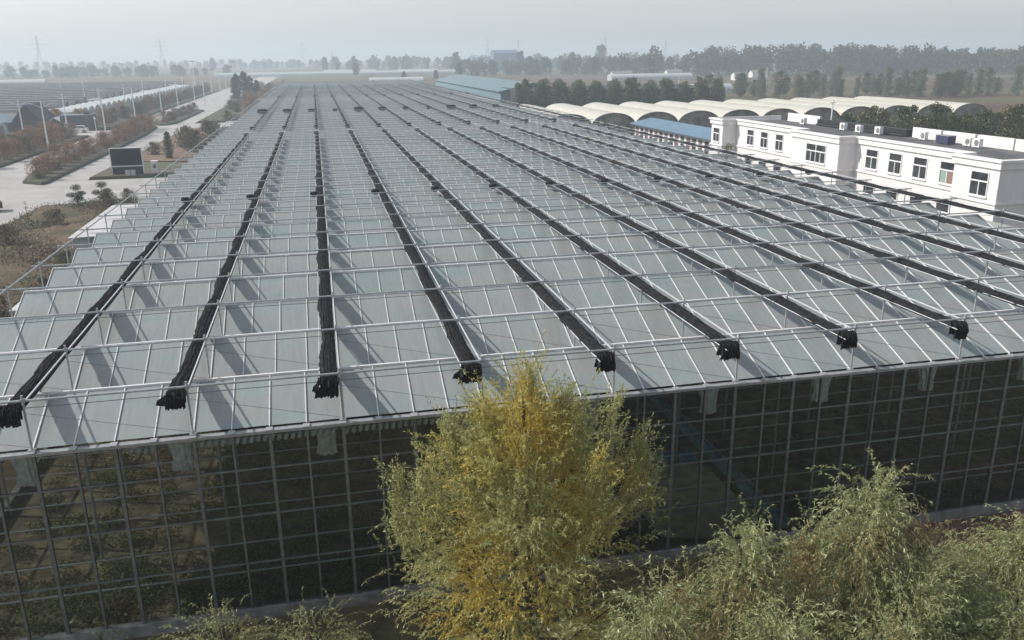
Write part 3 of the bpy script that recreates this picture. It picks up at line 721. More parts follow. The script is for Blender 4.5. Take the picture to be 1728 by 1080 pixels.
# cloud-pruned pines
def topiary(loc, label, s=1.0, seed=1):
    t = thing('cloud_pine', label, 'tree', loc, 'two cloud-pruned pines'); r = np.random.default_rng(seed)
    m = MB(); m.tube([(0, 0, 0), (.12, .05, .7), (-.05, .0, 1.3), (.05, 0, 2.1)], [.07, .055, .045, .02], 6)
    pads = [(.05, 0, 2.05, .62, .62, .38), (.5, .1, 1.35, .55, .5, .28), (-.5, -.1, 1.2, .6, .55, .28), (.15, .4, .85, .5, .5, .25), (.2, -.35, .7, .7, .6, .3)]
    for p in pads[1:]: m.tube([(0, 0, p[2]-.35), (p[0], p[1], p[2])], [.035, .02], 5, False)
    m.build('trunk', m_bark, t)
    for p in pads:
        V, k = crown_cloud(r, 900, 1, [p], (.12, .035)); quads_mesh('foliage_pad', V, m_lf_dark, t, r.random(900))
    t.scale = (s, s, s); return t
topiary((-15.1, 80.8, .3), 'left one of two cloud-pruned pines by the concrete yard', .95, 1)
topiary((-12.6, 81.6, .3), 'right one of two cloud-pruned pines by the concrete yard', 1.0, 2)
for i, (x, y, s) in enumerate([(-11.5, 79, .8), (-10, 82, .7), (-16, 60, .8), (-13.5, 66, .9), (-8, 48, .9), (-6.5, 38, .8), (-9, 34, 1), (-13, 40, .9), (-6, 75, .6)]):
    put(BB if i != 4 else GB, i, x, y, s, 'scrubby bush on the rough ground left of the glasshouse, %s noted' % ORD[i] if 0 else ['brown bush right behind the cloud-pruned pines','dark bush next to the annex by the yard','purplish bush on the left part of the rough ground','leafless bush midway on the rough ground','bright green shrub beside the near annex','grey-brown bush beside the near annex corner','pale wispy bush at the lower left of the rough ground','yellowish bush at the left frame edge','small bush beside the long white annex'][i], 'bushes on the rough ground')
sap = tree_proto('sapling', 251, 2.7, .45, .5, 5, 170, (.12, .05), 'column', m_lf_brown, 'thin nearly leafless sapling at the edge of the concrete yard', 'tree', trunk_r=.03, limbs=10); place(sap, True, -16.7, 68.8)
# poplars by the far end
POP = [tree_proto('poplar', 240+s, 10.5, 3.0, .6, 16, 4200, (.42, .2), 'column', m_lf_dark, 'x', 'tree', trunk_r=.2) for s in range(2)]
for i, (x, y, s) in enumerate([(-19.2, 352, .95), (-16.6, 358, 1.02), (-14.0, 352, .85), (-21, 360, .8), (-11.6, 356, .7)]):
    put(POP, i, x, y, s, 'dark upright tree by the far left glasshouse end, %s' % ['second tallest','tallest','third from right','leftmost','lowest'][i], 'dark trees at the far left of the glasshouse')
# ------------------------------------------------------------------ street lamps
def lamp(loc, h, label):
    t = thing('street_lamp', label, 'street lamp', loc, 'white street lamps along the road')
    m = MB(); m.tube([(0, 0, 0), (0, 0, 9.0)], [.16, .10], 8); m.box((-.22, -.22, 0), (.22, .22, .12)); m.build('pole', m_steelw, t)
    for s in (-1, 1):
        MB().tube([(0, 0, 7.9), (s*.8, 0, 8.25), (s*1.5, 0, 8.55)], .04, 6).build('arm', m_steelw, t)
        MB().hexa([(s*1.4-.1*1, -.13, 8.50), (s*1.4+.1, -.13, 8.5), (s*1.4+.1, .13, 8.5), (s*1.4-.1, .13, 8.5), (s*2.1-.05, -.1, 8.66), (s*2.1+.05, -.1, 8.66), (s*2.1+.05, .1, 8.66), (s*2.1-.05, .1, 8.66)]).build('lamp_head', m_steelw, t)
    return t
LP = [(-42.7, 157.8), (-35.9, 147.5), (-42.5, 187), (-27.0, 152.4), (-43.9, 226.8), (-42.4, 250.7), (-35.9, 228), (-27.4, 218.3), (-46, 300), (-44, 336), (-35.6, 303), (-27, 307), (-35.2, 345), (-44, 380), (-35, 406), (-27, 390), (-35, 443), (-27, 460), (-20, 420), (-109.6, 445), (-72, 330)]
proto = lamp((LP[0][0], LP[0][1], 0), 9, 'twin-armed white street lamp in the near left verge, nearest the left frame edge')
ll_ = ['', 'white street lamp on the verge edge before the white car', 'white street lamp beside the white car', 'white street lamp standing in the long island behind the dark screen']
for i, (x, y) in enumerate(LP):
    if i == 0: continue
    c = copy_tree(proto); c.location = (x, y, 0); c.rotation_euler.z = .0
    c['label'] = ll_[i] if i < 4 else 'distant white street lamp, %s in distance past the white car' % ORD[i-4]
def mast(loc, h, label):
    t = thing('light_mast', label, 'light mast', loc)
    MB().tube([(0, 0, 0), (0, 0, h)], [.32, .18], 8).build('pole', m_steelw, t)
    m = MB(); m.tube([(0, 0, h-.2), (0, 0, h+.1)], [.4, 1.3], 10); m.build('lamp_ring', m_galv, t)
    m = MB()
    for k in range(8): a = k*.785; m.box((math.cos(a)*1.3-.25, math.sin(a)*1.3-.25, h-.5), (math.cos(a)*1.3+.25, math.sin(a)*1.3+.25, h-.1))
    m.build('floodlights', m_galv, t)
mast((-36.4, 543, 0), 14.5, 'tall thick white floodlight mast near the far left end of the glasshouse')
mast((-53.9, 499, 0), 15, 'tall white floodlight mast further left behind the white tunnels')
t = thing('street_lamp', 'short white lamp post at the corner of the dark shed', 'street lamp', (-38.6, 195.5, 0))
MB().tube([(0, 0, 0), (0, 0, 3.4)], .08, 8).build('pole', m_steelw, t); MB().box((-.2, -.2, 2.8), (.2, .2, 3.2)).build('lamp_head', m_frame, t)

# ------------------------------------------------------------------ screen trailer, cabinet, cars
m_led = mat('led_face', (.012, .013, .022), .8, 0, var=.3, scale=.6, spec=.1)
t = thing('display_screen', 'large dark switched-off display screen on a trailer facing the yard', 'display screen', (-14.8, 107, 0)); o3 = (-14.8, 107, 0)
MB(o3).box((-16.75, 106.95, 1.62), (-12.7, 107.35, 3.95)).build('cabinet', m_black, t)
MB(o3).box((-16.65, 106.93, 1.72), (-12.8, 106.948, 3.85)).build('screen', m_led, t)
m = MB(o3); m.box((-16.85, 106.9, .3), (-16.75, 107.4, 4.0)); m.box((-12.7, 106.9, .3), (-12.6, 107.4, 4.0)); m.box((-16.85, 106.9, 4.0), (-12.6, 107.4, 4.06)); m.box((-16.75, 106.93, 1.45), (-12.7, 107, 1.6)); m.build('frame', m_rail, t)
MB(o3).box((-16.7, 107.0, .42), (-12.75, 107.5, 1.44)).build('lower_panel', mat('lower_panel', (.035, .035, .048), .8, spec=.1), t)
MB(o3).box((-17.2, 106.6, .34), (-12.3, 108.6, .42)).build('chassis', m_brick, t)
for x in (-16, -13.4):
    for y in (106.9, 108.3): MB(o3).tube([(x-.08, y, .4), (x+.08, y, .4)], .2, 10).build('wheel', m_black, t)
t = thing('generator', 'small grey equipment box in front of the dark screen', 'equipment box', (-14.2, 105.9, .2)); m = MB()
m.box((-.65, -.25, .12), (.65, .25, .8)).build('housing', m_galv, t)
MB().box((-.05, -.27, .16), (.05, -.251, .76)).build('door_gap', m_black, t); MB().box((-.72, -.3, .8), (.72, .3, .86)).build('lid', m_kerb, t)
t = thing('kiosk', 'small white tapering utility kiosk right of the dark screen', 'kiosk', (-11.2, 107.6, .2))
MB().hexa([(-.5, -.4, 0), (.5, -.4, 0), (.5, .4, 0), (-.5, .4, 0), (-.36, -.3, 1.75), (.36, -.3, 1.75), (.36, .3, 1.75), (-.36, .3, 1.75)]).build('body', m_white, t)
MB().box((-.48, -.42, 1.75), (.48, .42, 1.9)).build('roof', m_trim, t); MB().box((-.2, -.39, .9), (.2, -.37, 1.4)).build('window', m_win, t)

def car(loc, rz, paint, label):
    t = thing('parked_car', label, 'car', loc, None, rz); m = MB()
    prof = [(-2.25, .35), (-2.28, .75), (-2.1, .98), (-1.2, 1.08), (-.55, 1.52), (.3, 1.64), (1.55, 1.58), (2.12, 1.08), (2.25, .95), (2.25, .38)]
    W_ = [.78, .86, .88, .90, .72, .70, .70, .84, .86, .80]
    k = len(prof)
    m.v = [(p[0], -w_, p[1]) for p, w_ in zip(prof, W_)]+[(p[0], w_, p[1]) for p, w_ in zip(prof, W_)]
    for i in range(k): j = (i+1) % k; m.f.append((i, j, k+j, k+i))
    m.f += [(0, 9, 8, 7, 3, 2, 1), (7, 6, 5, 4, 3)]; m.f += [tuple(k+i for i in q) for q in ((1, 2, 3, 7, 8, 9, 0), (3, 4, 5, 6, 7))]
    b = m.build('body', paint, t)
    g_ = MB(); 
    for s in (-1, 1):
        g_.poly([(-1.0, s*.895, 1.12), (-.5, s*.76, 1.46), (.3, s*.735, 1.57), (.35, s*.885, 1.12)][::s]); g_.poly([(.45, s*.88, 1.12), (.4, s*.735, 1.57), (1.45, s*.73, 1.5), (1.9, s*.86, 1.14)][::s])
    g_.build('side_windows', m_win, t)
    g_ = MB(); g_.poly([(-1.16, -.78, 1.13), (-1.16, .78, 1.13), (-.58, .66, 1.515), (-.58, -.66, 1.515)]); g_.build('windscreen', m_win, t)
    g_ = MB(); g_.poly([(2.08, .76, 1.14), (2.08, -.76, 1.14), (1.62, -.66, 1.54), (1.62, .66, 1.54)]); g_.build('rear_window', m_win, t)
    for x in (-1.4, 1.4):
        for s in (-1, 1):
            w_ = MB().tube([(x, s*.70, .34), (x, s*.92, .34)], .34, 16).build('wheel', m_black, t); MB().tube([(x, s*.921, .34), (x, s*.93, .34)], .2, 12).build('rim', m_galv, w_)
    for s in (-1, 1):
        MB().box((2.2, s*.6-.14, .85), (2.275, s*.6+.14, 1.0)).build('tail_light', mat('tail_red', (.3, .02, .02), .4), t)
        MB().box((-2.3, s*.6-.16, .72), (-2.22, s*.6+.16, .86)).build('headlight', m_frame, t)
car((-42.0, 193.0, 0), 0.05, mat('white_paint', (.75, .76, .78), .3), 'white suv parked in front of the dark shed')
car((-25.0, 80.3, 0), 0.35, mat('dark_paint', (.03, .02, .022), .3), 'dark car mostly cut off by the left frame edge')

# ------------------------------------------------------------------ lean-tos beside the glasshouse
m_annex = mat('annex_sheet', (.50, .49, .49), .6, 0, var=.08, scale=1.2)
def annex(y0, y1, xa, xb, z, label):
    o3 = ((xa+xb)/2, y0, 0); t = thing('annex', label, 'shed', o3, 'white-roofed annexes along the left wall')
    m = MB(o3); m.hexa([(xa, y0, z-.18), (xb, y0, z-.05), (xb, y1, z-.05), (xa, y1, z-.18), (xa, y0, z-.1), (xb, y0, z+.03), (xb, y1, z+.03), (xa, y1, z-.1)]); m.build('roof', m_annex, t)
    m = MB(o3); m.box((xa+.25, y0+.2, 0), (xb, y0+.3, z-.2)); m.box((xa+.25, y0+.3, 0), (xa+.3, y1-.2, z-.2)); m.build('side_panel', m_filmw, t)
    m = MB(o3)
    for x in np.linspace(xa+.1, xb-.2, 5): m.tube([(x, y0+.08, 0), (x, y0+.08, z-.14)], .05, 6)
    for yy in np.linspace(y0+2, y1-.2, 7): m.tube([(xa+.1, yy, 0), (xa+.1, yy, z-.17)], .05, 6)
    m.build('frame', m_galv, t)
for (y0, y1, xl), d in zip([(22.5, 26.4, -3.8), (41.4, 55.6, -5.8), (145, 158.5, -5.8), (253, 266, -5.8), (356, 368, -5.8)], ['nearest', 'second nearest', 'third nearest', 'fourth nearest', 'farthest']):
    annex(y0, y1, xl, X0-.13, 4.0, '%s flat white-roofed annex against the left glasshouse wall' % d)

# ------------------------------------------------------------------ the left settlement
def gable(name, label, x0, x1, y0, y1, hw, hr, axis, mr, mw, group=None, cat='house', ov=.3, windows=0, door=True):
    o3 = ((x0+x1)/2, (y0+y1)/2, 0); t = thing(name, label, cat, o3, group); m = MB(o3)
    if axis == 0:
        c = (y0+y1)/2; m.extr([(y0, 0), (y1, 0), (y1, hw), (c, hr), (y0, hw)], 0, x0, x1); m.build('wall', mw, t)
        m = MB(o3); s = (hr-hw)/(c-y0); m.extr([(y0-ov, hw-ov*s+.03), (c, hr+.03), (y1+ov, hw-ov*s+.03), (y1+ov, hw-ov*s+.15), (c, hr+.17), (y0-ov, hw-ov*s+.15)], 0, x0-ov, x1+ov); m.build('roof', mr, t)
        if door: MB(o3).box((x0+(x1-x0)*.4, y0-.03, 0), (x0+(x1-x0)*.4+1, y0, 2.1)).build('door', m_win, t)
    else:
        c = (x0+x1)/2; m.extr([(x0, 0), (x1, 0), (x1, hw), (c, hr), (x0, hw)], 1, y0, y1); m.build('wall', mw, t)
        m = MB(o3); s = (hr-hw)/(c-x0); m.extr([(x0-ov, hw-ov*s+.03), (c, hr+.03), (x1+ov, hw-ov*s+.03), (x1+ov, hw-ov*s+.15), (c, hr+.17), (x0-ov, hw-ov*s+.15)], 1, y0-ov, y1+ov); m.build('roof', mr, t)
        if door: MB(o3).box((c-.5, y0-.03, 0), (c+.5, y0, 2.1)).build('door', m_win, t)
    for k in range(windows):
        if axis == 0: a = x0+(k+.5)*(x1-x0)/windows; MB(o3).box((a-.5, y0-.03, 1), (a+.5, y0, 2.0)).build('window', m_win, t)
        else: a = y0+(k+.5)*(y1-y0)/windows; MB(o3).box((x1, a-.5, 1), (x1+.03, a+.5, 2.0)).build('window', m_win, t)
    return t
m_slate = mat('slate_blue', (.13, .17, .21), .6, 0, var=.15, scale=.6)
m_dkwall = mat('dark_wall', (.055, .075, .085), .7, 0, var=.2, scale=.8)
m_purple = mat('purple_timber', (.05, .035, .05), .8, 0, var=.3, scale=3)
gable('timber_house', 'steep-gabled dark timber house behind the near left lamps', -57.6, -51.6, 201, 213, 2.6, 6.0, 1, m_purple, m_purple, windows=3)
gable('slate_shed', 'low house with a blue-grey roof at the left frame edge', -74, -57.8, 201, 209, 2.2, 3.9, 0, m_slate, m_dkwall, windows=4)
t = thing('white_tent', 'white faceted tent at the left frame edge in front of the blue-grey roof', 'tent', (-60, 190, 0)); m = MB((-60, 190, 0))
pr = [(185.5, 0), (185.9, 1.6), (188, 2.9), (192, 2.9), (194.1, 1.6), (194.5, 0)]
m.extr(pr[::-1], 0, -72, -56.8); m.build('cover', m_filmw, t)
MB((-60, 190, 0)).box((-56.79, 188.6, 0), (-56.75, 191.4, 2.1)).build('door', m_kerb, t)
gable('small_shelter', 'small pale-arched shelter between the timber house and the dark shed', -51, -47.6, 203, 208, 1.7, 2.8, 1, m_trim, mat('green_wall', (.06, .09, .07), .8), cat='shelter')
t = thing('dark_shed', 'plain dark slate-blue shed behind the white car', 'shed', (-43.7, 199, 0)); o3 = (-43.7, 199, 0)
MB(o3).box((-47, 199.3, 0), (-40.4, 205, 3.5)).build('wall', m_dkwall, t); MB(o3).box((-47.15, 199.15, 3.5), (-40.25, 205.15, 3.62)).build('roof', m_slate, t); MB(o3).box((-46.3, 199.26, 0), (-45.3, 199.3, 2.1)).build('door', m_kerb, t)
m_lf_gold = leafmat('gold_leaf', [(0, (.18, .11, .03)), (.5, (.34, .22, .06)), (1, (.48, .36, .14))], None)
for i, (x, y, s, lab) in enumerate([(-60.5, 216, .9, 'golden tree left of the timber house'), (-51.5, 214, 1.0, 'golden tree right of the timber house'), (-47, 216, .95, 'pale golden tree behind the small shelter')]):
    if i == 0: GT = tree_proto('golden_tree', 260, 4.4, 2.2, 1.2, 8, 1500, (.3, .2), 'round', m_lf_gold, lab, 'tree', 'golden trees around the timber house', trunk_r=.1)
    place(GT, i == 0, x, y, s, None, lab)
# the scalloped white tunnels
t = thing('tunnel_greenhouse', 'long row of joined white film tunnels with scalloped ends left of the road', 'greenhouse', (-56, 280, 0)); o3 = (-56, 280, 0)
NT = 30; y0_, pw = 222, 7.0
m = MB(o3); e = MB(o3)
for k in range(NT):
    ya = y0_+k*pw; pts = [(ya+pw*.5-math.cos(a)*pw*.5, 2.6+math.sin(a)*1.5) for a in np.linspace(0, math.pi, 9)]
    for a, b in zip(pts[:-1], pts[1:]): m.poly([(-54.5, a[0], a[1]), (-47.5, a[0], a[1]), (-47.5, b[0], b[1]), (-54.5, b[0], b[1])])
    e.poly([(-47.6, ya, 0), (-47.6, ya+pw, 0)]+[(-47.6, p[0], p[1]) for p in pts[::-1]])
e.poly([(-54.5, y0_, 0), (-47.6, y0_, 0), (-47.6, y0_, 2.6), (-54.5, y0_, 2.6)])
m.build('film_roof', m_filmw, t); e.build('end_wall', m_filmw, t)
# dark insulated greenhouses to the left
for k in range(16):
    y = 232+k*15.5+(k*k*.35); x1 = -66-(k % 3)*1.5; x0 = -250-(k*11)
    t = thing('insulated_greenhouse', 'long low dark-blanketed greenhouse with a pale ridge, %s from the near side on the left' % ORD[k], 'greenhouse', (x1, y, 0), 'long dark greenhouses on the left'); o3 = (x1, y, 0)
    prof = [(y-4.5, 0), (y-4.2, 1.0), (y-2.6, 2.3), (y-.4, 3.2), (y+.6, 3.3)]
    m = MB(o3)
    for a, b in zip(prof[:-1], prof[1:]): m.poly([(x0, a[0], a[1]), (x1, a[0], a[1]), (x1, b[0], b[1]), (x0, b[0], b[1])])
    m.poly([(x1, y+.6, 0), (x1, y+.6, 3.3), (x1, y-.4, 3.2), (x1, y-2.6, 2.3), (x1, y-4.2, 1.0), (x1, y-4.5, 0)]); m.build('blanket_roof', m_blanket, t)
    MB(o3).box((x0, y+.6, 0), (x1, y+1.3, 3.45)).build('back_wall', m_brick, t)
    MB(o3).box((x0, y+.45, 3.45), (x1, y+1.4, 3.6)).build('ridge_cap', m_filmw, t)
    if k % 4 == 1:
        c = thing('control_hut', 'small white-roofed hut at the road end of the %s dark greenhouse' % ORD[k], 'hut', (x1+3, y, 0), 'huts by the dark greenhouses'); MB().box((-2, -2, 0), (2, 2, 2.4)).build('wall', m_trim, c); MB().box((-2.2, -2.2, 2.4), (2.2, 2.2, 2.6)).build('roof', m_frame, c)
# far white film greenhouses at the horizon
FW = [(-760, -235, 1150, 'broad white film greenhouse strip on the left horizon'), (-300, -170, 640, 'short white greenhouse beyond the dark greenhouses'), (-75, 175, 800, 'white greenhouse strip just beyond the far end of the glasshouse'), (22, 75, 900, 'short blue-white greenhouse behind the central white strip'), (95, 135, 870, 'short bright greenhouse right of the central white strip'), (45, 78, 520, 'small white roof beyond the far right end of the glasshouse'), (195, 250, 505, 'pale double-arched greenhouse in the fields at the right'), (155, 178, 306, 'grey tunnel greenhouse with a rounded end behind the willow row')]
for x0, x1, y, lab in FW:
    w_ = 9 if y > 400 else 7; h_ = 4.0; t = thing('film_greenhouse', lab, 'greenhouse', (x0, y, 0), 'pale film greenhouses in the distance'); o3 = (x0, y, 0)
    pts = [(y+w_/2-math.cos(a)*w_/2, 1.4+math.sin(a)*(h_-1.4)) for a in np.linspace(0, math.pi, 11)]
    m = MB(o3); m.extr([(y, 0)]+pts+[(y+w_, 0)], 0, x0, x1); m.build('film_cover', m_filmw, t, False)
    MB(o3).box((x1, y+w_/2-1, 0), (x1+.05, y+w_/2+1, 2.2)).build('door', m_kerb, t)

# ------------------------------------------------------------------ the white office building
OX = (60.8, 52, 0); bd = thing('office_building', 'white two-storey office building with projecting bays right of the glasshouse', 'building', OX)
def P_(): return MB(OX)
XR, XB, BT = 60.8, 59.0, 8.3
foot = [(XB, 29.0), (68.3, 29.0), (68.3, 75.6), (XB, 75.6), (XB, 72.6), (XR, 72.6), (XR, 57.0), (XB, 57.0), (XB, 48.7), (XR, 48.7), (XR, 33.6), (XB, 33.6)]
P_().prism(foot, 0, 7.75).build('wall', m_white, bd)
P_().prism([(a+.45 if a < 61 else a-.3, b+(.35 if b in (29.0, 48.7, 72.6) else (-.35 if b in (33.6, 57.0, 75.6) else 0))) for a, b in foot], 7.75, 7.80).build('roof', m_roofdk, bd)
def band(z0, z1, out, nm, mt):
    m = P_()
    segs = [(XB, 29.0, 33.6), (XR, 33.6, 48.7), (XB, 48.7, 57.0), (XR, 57.0, 72.6), (XB, 72.6, 75.6)]
    for x, a, b in segs:
        e = out if x == XB else -out-.002
        m.box((x-out, a-(e if x == XB else -out-.003), z0), (x+(-.003 if nm == 'sill_band' else .32), b+(e if x == XB else -out-.003), z1))
    for y, s in ((29.0, -1), (48.7, -1), (72.6, -1), (33.6, 1), (57.0, 1), (75.6, 1)):
        x2 = 68.3 if y in (29.0, 75.6) else XR-.003
        ya, yb = (y-out+.002, y-.003) if s < 0 else (y+.003, y+out-.002)
        m.box((XB+.33 if nm != 'sill_band' else XB+.002, ya, z0+.002), (x2, yb if nm == 'sill_band' else (y+.3 if s < 0 else yb), z1-.002))
    m.build(nm, mt, bd)
band(7.64, 8.12, .17, 'cornice', m_white); band(8.13, 8.30, .30, 'parapet_cap', m_trim); band(5.10, 5.26, .12, 'sill_band', m_trim)
def window(x, ya, yb, za, zb, mull, curt=None):
    wn = P_(); wn.box((x-.012, ya, za), (x-.004, yb, zb)); f = wn.build('window', m_win, bd)
    m = P_(); t_ = .05; X_a, X_b = x-.07, x-.013
    m.box((X_a, ya-.06, za-.06), (X_b, ya, zb+.06)); m.box((X_a, yb, za-.06), (X_b, yb+.06, zb+.06)); m.box((X_a, ya, zb), (X_b, yb, zb+.06)); m.box((X_a, ya, za-.06), (X_b, yb, za))
    zm = za+(zb-za)*.62; m.box((X_a+.01, ya, zm-.05), (X_b, yb, zm+.05))
    for k in range(1, mull): yy = ya+(yb-ya)*k/mull; m.box((X_a+.012, yy-.035, za), (X_b, yy+.035, zm-.05))
    if mull > 2: yy = (ya+yb)/2; m.box((X_a+.012, yy-.05, zm+.05), (X_b, yy+.05, zb))
    m.build('frame', m_frame, f)
    P_().box((x-.16, ya-.12, za-.15), (x-.003, yb+.12, za-.065)).build('sill', m_trim, f)
m_cur1 = mat('green_curtain', (.25, .34, .31), .8); m_cur2 = mat('brown_curtain', (.25, .15, .13), .8)
for a in (45.4, 42.1, 38.85, 35.6): window(XR, a, a+1.6, 5.6, 7.25, 2)
for a in (68.3, 65.1, 61.8, 58.5): window(XR, a, a+1.45, 5.6, 7.25, 2)
window(XB, 30.0, 31.65, 5.6, 7.25, 2); window(XB, 50.8, 54.1, 5.55, 7.2, 4); window(XB, 73.4, 74.9, 5.6, 7.15, 2)
for a in (45.4, 42.1, 38.85, 35.6, 68.3, 65.1, 61.8, 58.5): window(XR, a, a+1.5, 2.1, 4.0, 2); P_().box((XR-.35, a-.1, 4.12), (XR-.003, a+1.6, 4.3)).build('awning', m_roofdk, bd)
window(XB, 30.0, 31.6, 1.6, 3.4, 2)
P_().box((XR-.018, 35.62, 5.62), (XR-.0125, 36.35, 6.6)).build('curtain', m_cur2, bd); P_().box((XR-.018, 36.45, 5.62), (XR-.0125, 37.15, 6.6)).build('curtain', m_cur1, bd)
# back parapet panels and clutter on the roof
pp = [(29.2, 33.3), (33.5, 37.6), (37.8, 41.9), (42.2, 46.2), (46.5, 50.4), (66.5, 73.4)]
for a, b in pp: P_().box((67.9, a, 7.81), (68.2, b, 8.75)).build('parapet_panel', m_trim, bd)
m = P_(); m.tube([(67.2, 51, 7.95), (67.2, 66, 7.95)], .09, 6); m.box((67.5, 50.8, 7.8), (68.2, 66.3, 8.5)); m.build('roof_duct', m_black, bd)
ac_spots = [(66.3, 67.2), (66.0, 58.9), (65.9, 56.0), (66.4, 53.5), (66.8, 47.4), (66.6, 41.4), (66.5, 40.2)]
ACL = ['alone by the rear parapet at the far end', 'leftmost of three in a row mid-roof', 'middle of three in a row mid-roof', 'rightmost of three in a row mid-roof', 'before the white parapet panels, left of the dark tank', 'left of the pair near the right end', 'right of the pair near the right end']
for i, (x, y) in enumerate(ac_spots):
    if i == 0:
        a0 = thing('ac_unit', 'x', 'air conditioner', (x, y, 7.81), 'air conditioner units on the office roof'); MB().box((-.19, -.42, .1), (.19, .42, .8)).build('casing', m_frame, a0)
        MB().tube([(-.2, -.1, .45), (-.192, -.1, .45)], .27, 16).build('fan_grille', m_kerb, a0); MB().box((-.15, -.38, 0), (.15, -.3, .1)).build('foot', m_galv, a0); MB().box((-.15, .3, 0), (.15, .38, .1)).build('foot', m_galv, a0); c = a0
    else: c = copy_tree(a0)
    c.location = (x, y, 7.81); c['label'] = 'office roof air conditioner, '+ACL[i]
t = thing('roof_tank', 'dark-sided box with a white end on the office roof between air conditioners', 'tank', (66.6, 44.4, 7.81)); MB().box((-.4, -1, .05), (.4, .6, .72)).build('body', mat('navy', (.04, .045, .10), .5), t); MB().box((-.39, .601, .06), (.39, .63, .7)).build('end_panel', m_frame, t); MB().box((-.43, -1.03, .72), (.43, .64, .76)).build('lid', m_galv, t)

# things between the glasshouse and the office
def roofshed(name, label, x0, x1, y0, y1, z0, z1, mr, mw):
    o3 = ((x0+x1)/2, y0, 0); t = thing(name, label, 'shed', o3); m = MB(o3); m.hexa([(x0, y0, z0), (x1, y0, z1), (x1, y1, z1), (x0, y1, z0), (x0, y0, z0+.08), (x1, y0, z1+.08), (x1, y1, z1+.08), (x0, y1, z0+.08)]); m.build('roof', mr, t)
    m = MB(o3); m.hexa([(x0+.15, y0+.15, 0), (x1-.15, y0+.15, 0), (x1-.15, y1-.15, 0), (x0+.15, y1-.15, 0), (x0+.15, y0+.15, z0-.003), (x1-.15, y0+.15, z1-.02), (x1-.15, y1-.15, z1-.02), (x0+.15, y1-.15, z0-.003)]); m.build('wall', mw, t)
    MB(o3).box(((x0+x1)/2-.5, y0+.11, 0), ((x0+x1)/2+.5, y0+.15, 2.0)).build('door', m_kerb, t)
roofshed('lean_to', 'grey-green roofed lean-to at the foot of the nearest office bay', 55.5, 58.8, 26, 31.2, 3.2, 3.9, mat('greygreen_sheet', (.30, .34, .31), .6, 0, var=.1), m_trim)
roofshed('lean_to', 'cream-roofed lean-to with a brown edge before the middle office bay', 55.2, 58.6, 45, 56.5, 3.0, 3.7, mat('cream_sheet', (.44, .42, .33), .7, 0, var=.1), m_brick)
t = thing('bamboo_screen', 'stack of orange-brown bamboo leaning in the corner beside the middle office bay', 'bamboo', (58.9, 47.5, 0)); m = MB(); r_ = random.Random(3)
for k in range(36): a = -1.9+k*.105; m.tube([(r_.uniform(-.1, .1), a, 0), (r_.uniform(.0, .35), a+r_.uniform(-.2, .2), r_.uniform(3.1, 4.1))], .035, 5)
m.build('canes', mat('bamboo', (.34, .20, .10), .7, 0, var=.3, scale=5), t)
put(GB, 0, 59.9, 70.3, 1.3, 'green shrub in the corner below the office tower bay', 'shrubs by the office'); tw = tree_proto('garden_tree', 271, 6.0, 1.6, 1.6, 8, 1500, (.16, .09), 'round', m_lf_olive, 'pale olive tree in the recess beside the office tower bay', 'tree', trunk_r=.07); place(tw, True, 58.6, 70.5, .95)
# blue-roofed shed
o3 = (66, 80, 0); t = thing('blue_roof_shed', 'long low shed with a bright blue sheet roof and white piers behind the glasshouse', 'shed', o3)
m = MB(o3); m.hexa([(64.4, 79.5, 4.35), (68.4, 79.5, 5.2), (68.4, 119, 5.2), (64.4, 119, 4.35), (64.4, 79.5, 4.45), (68.4, 79.5, 5.3), (68.4, 119, 5.3), (64.4, 119, 4.45)]); m.build('roof', m_blue, t)
m = MB(o3); m.hexa([(65.3, 80, 0), (68.3, 80, 0), (68.3, 118.6, 0), (65.3, 118.6, 0), (65.3, 80, 4.42), (68.3, 80, 5.02), (68.3, 118.6, 5.02), (65.3, 118.6, 4.42)]); m.build('wall', m_white, t)
for k in range(18): MB(o3).box((65.24, 81+k*2.1, .1 if k % 2 else 1.2), (65.297, 82.15+k*2.1, 3.9)).build('door' if k % 2 else 'window', m_brick if k % 2 else m_win, t)
# arched multi-span
o3 = (90, 121, 0); t = thing('arched_greenhouse', 'cream film greenhouse of many joined round arches behind the office', 'greenhouse', o3)
xs0, NA, PW, ya, yb = 50.2, 11, 8.0, 121, 155; m = MB(o3); e = MB(o3); gm = MB(o3)
for k in range(NA):
    xa = xs0+k*PW; pts = [(xa+PW/2-math.cos(a)*PW/2, 4+math.sin(a)*2.1) for a in np.linspace(0, math.pi, 17)]
    rows = [ya-.3]+list(np.linspace(ya+2, yb, 14)); b0 = len(m.v)
    for yy in rows:
        for p in pts: m.v.append((p[0], yy, p[1]+.025*math.sin(yy*3+p[0]*2)))
    for j in range(len(rows)-1):
        for i in range(16): q = b0+j*17+i; m.f.append((q, q+1, q+18, q+17))
    e.poly([(xa, ya, 0), (xa+PW, ya, 0)]+[(p[0], ya, p[1]-.02) for p in pts[::-1]])
    gm.tube([(xa, ya-.1, 0), (xa, ya-.1, 4)], .07, 6)
    for a, b in zip(pts[:-1], pts[1:]): gm.tube([(a[0], ya-.32, a[1]), (b[0], ya-.32, b[1])], .05, 4, False)
e.poly([(xs0, ya, 0), (xs0, ya, 4), (xs0, yb, 4), (xs0, yb, 0)]); e.poly([(xs0+NA*PW, ya, 0), (xs0+NA*PW, yb, 0), (xs0+NA*PW, yb, 4), (xs0+NA*PW, ya, 4)])
m.build('film_roof', m_film, t, True); e.build('end_wall', m_net, t); gm.build('frame', m_galv, t)
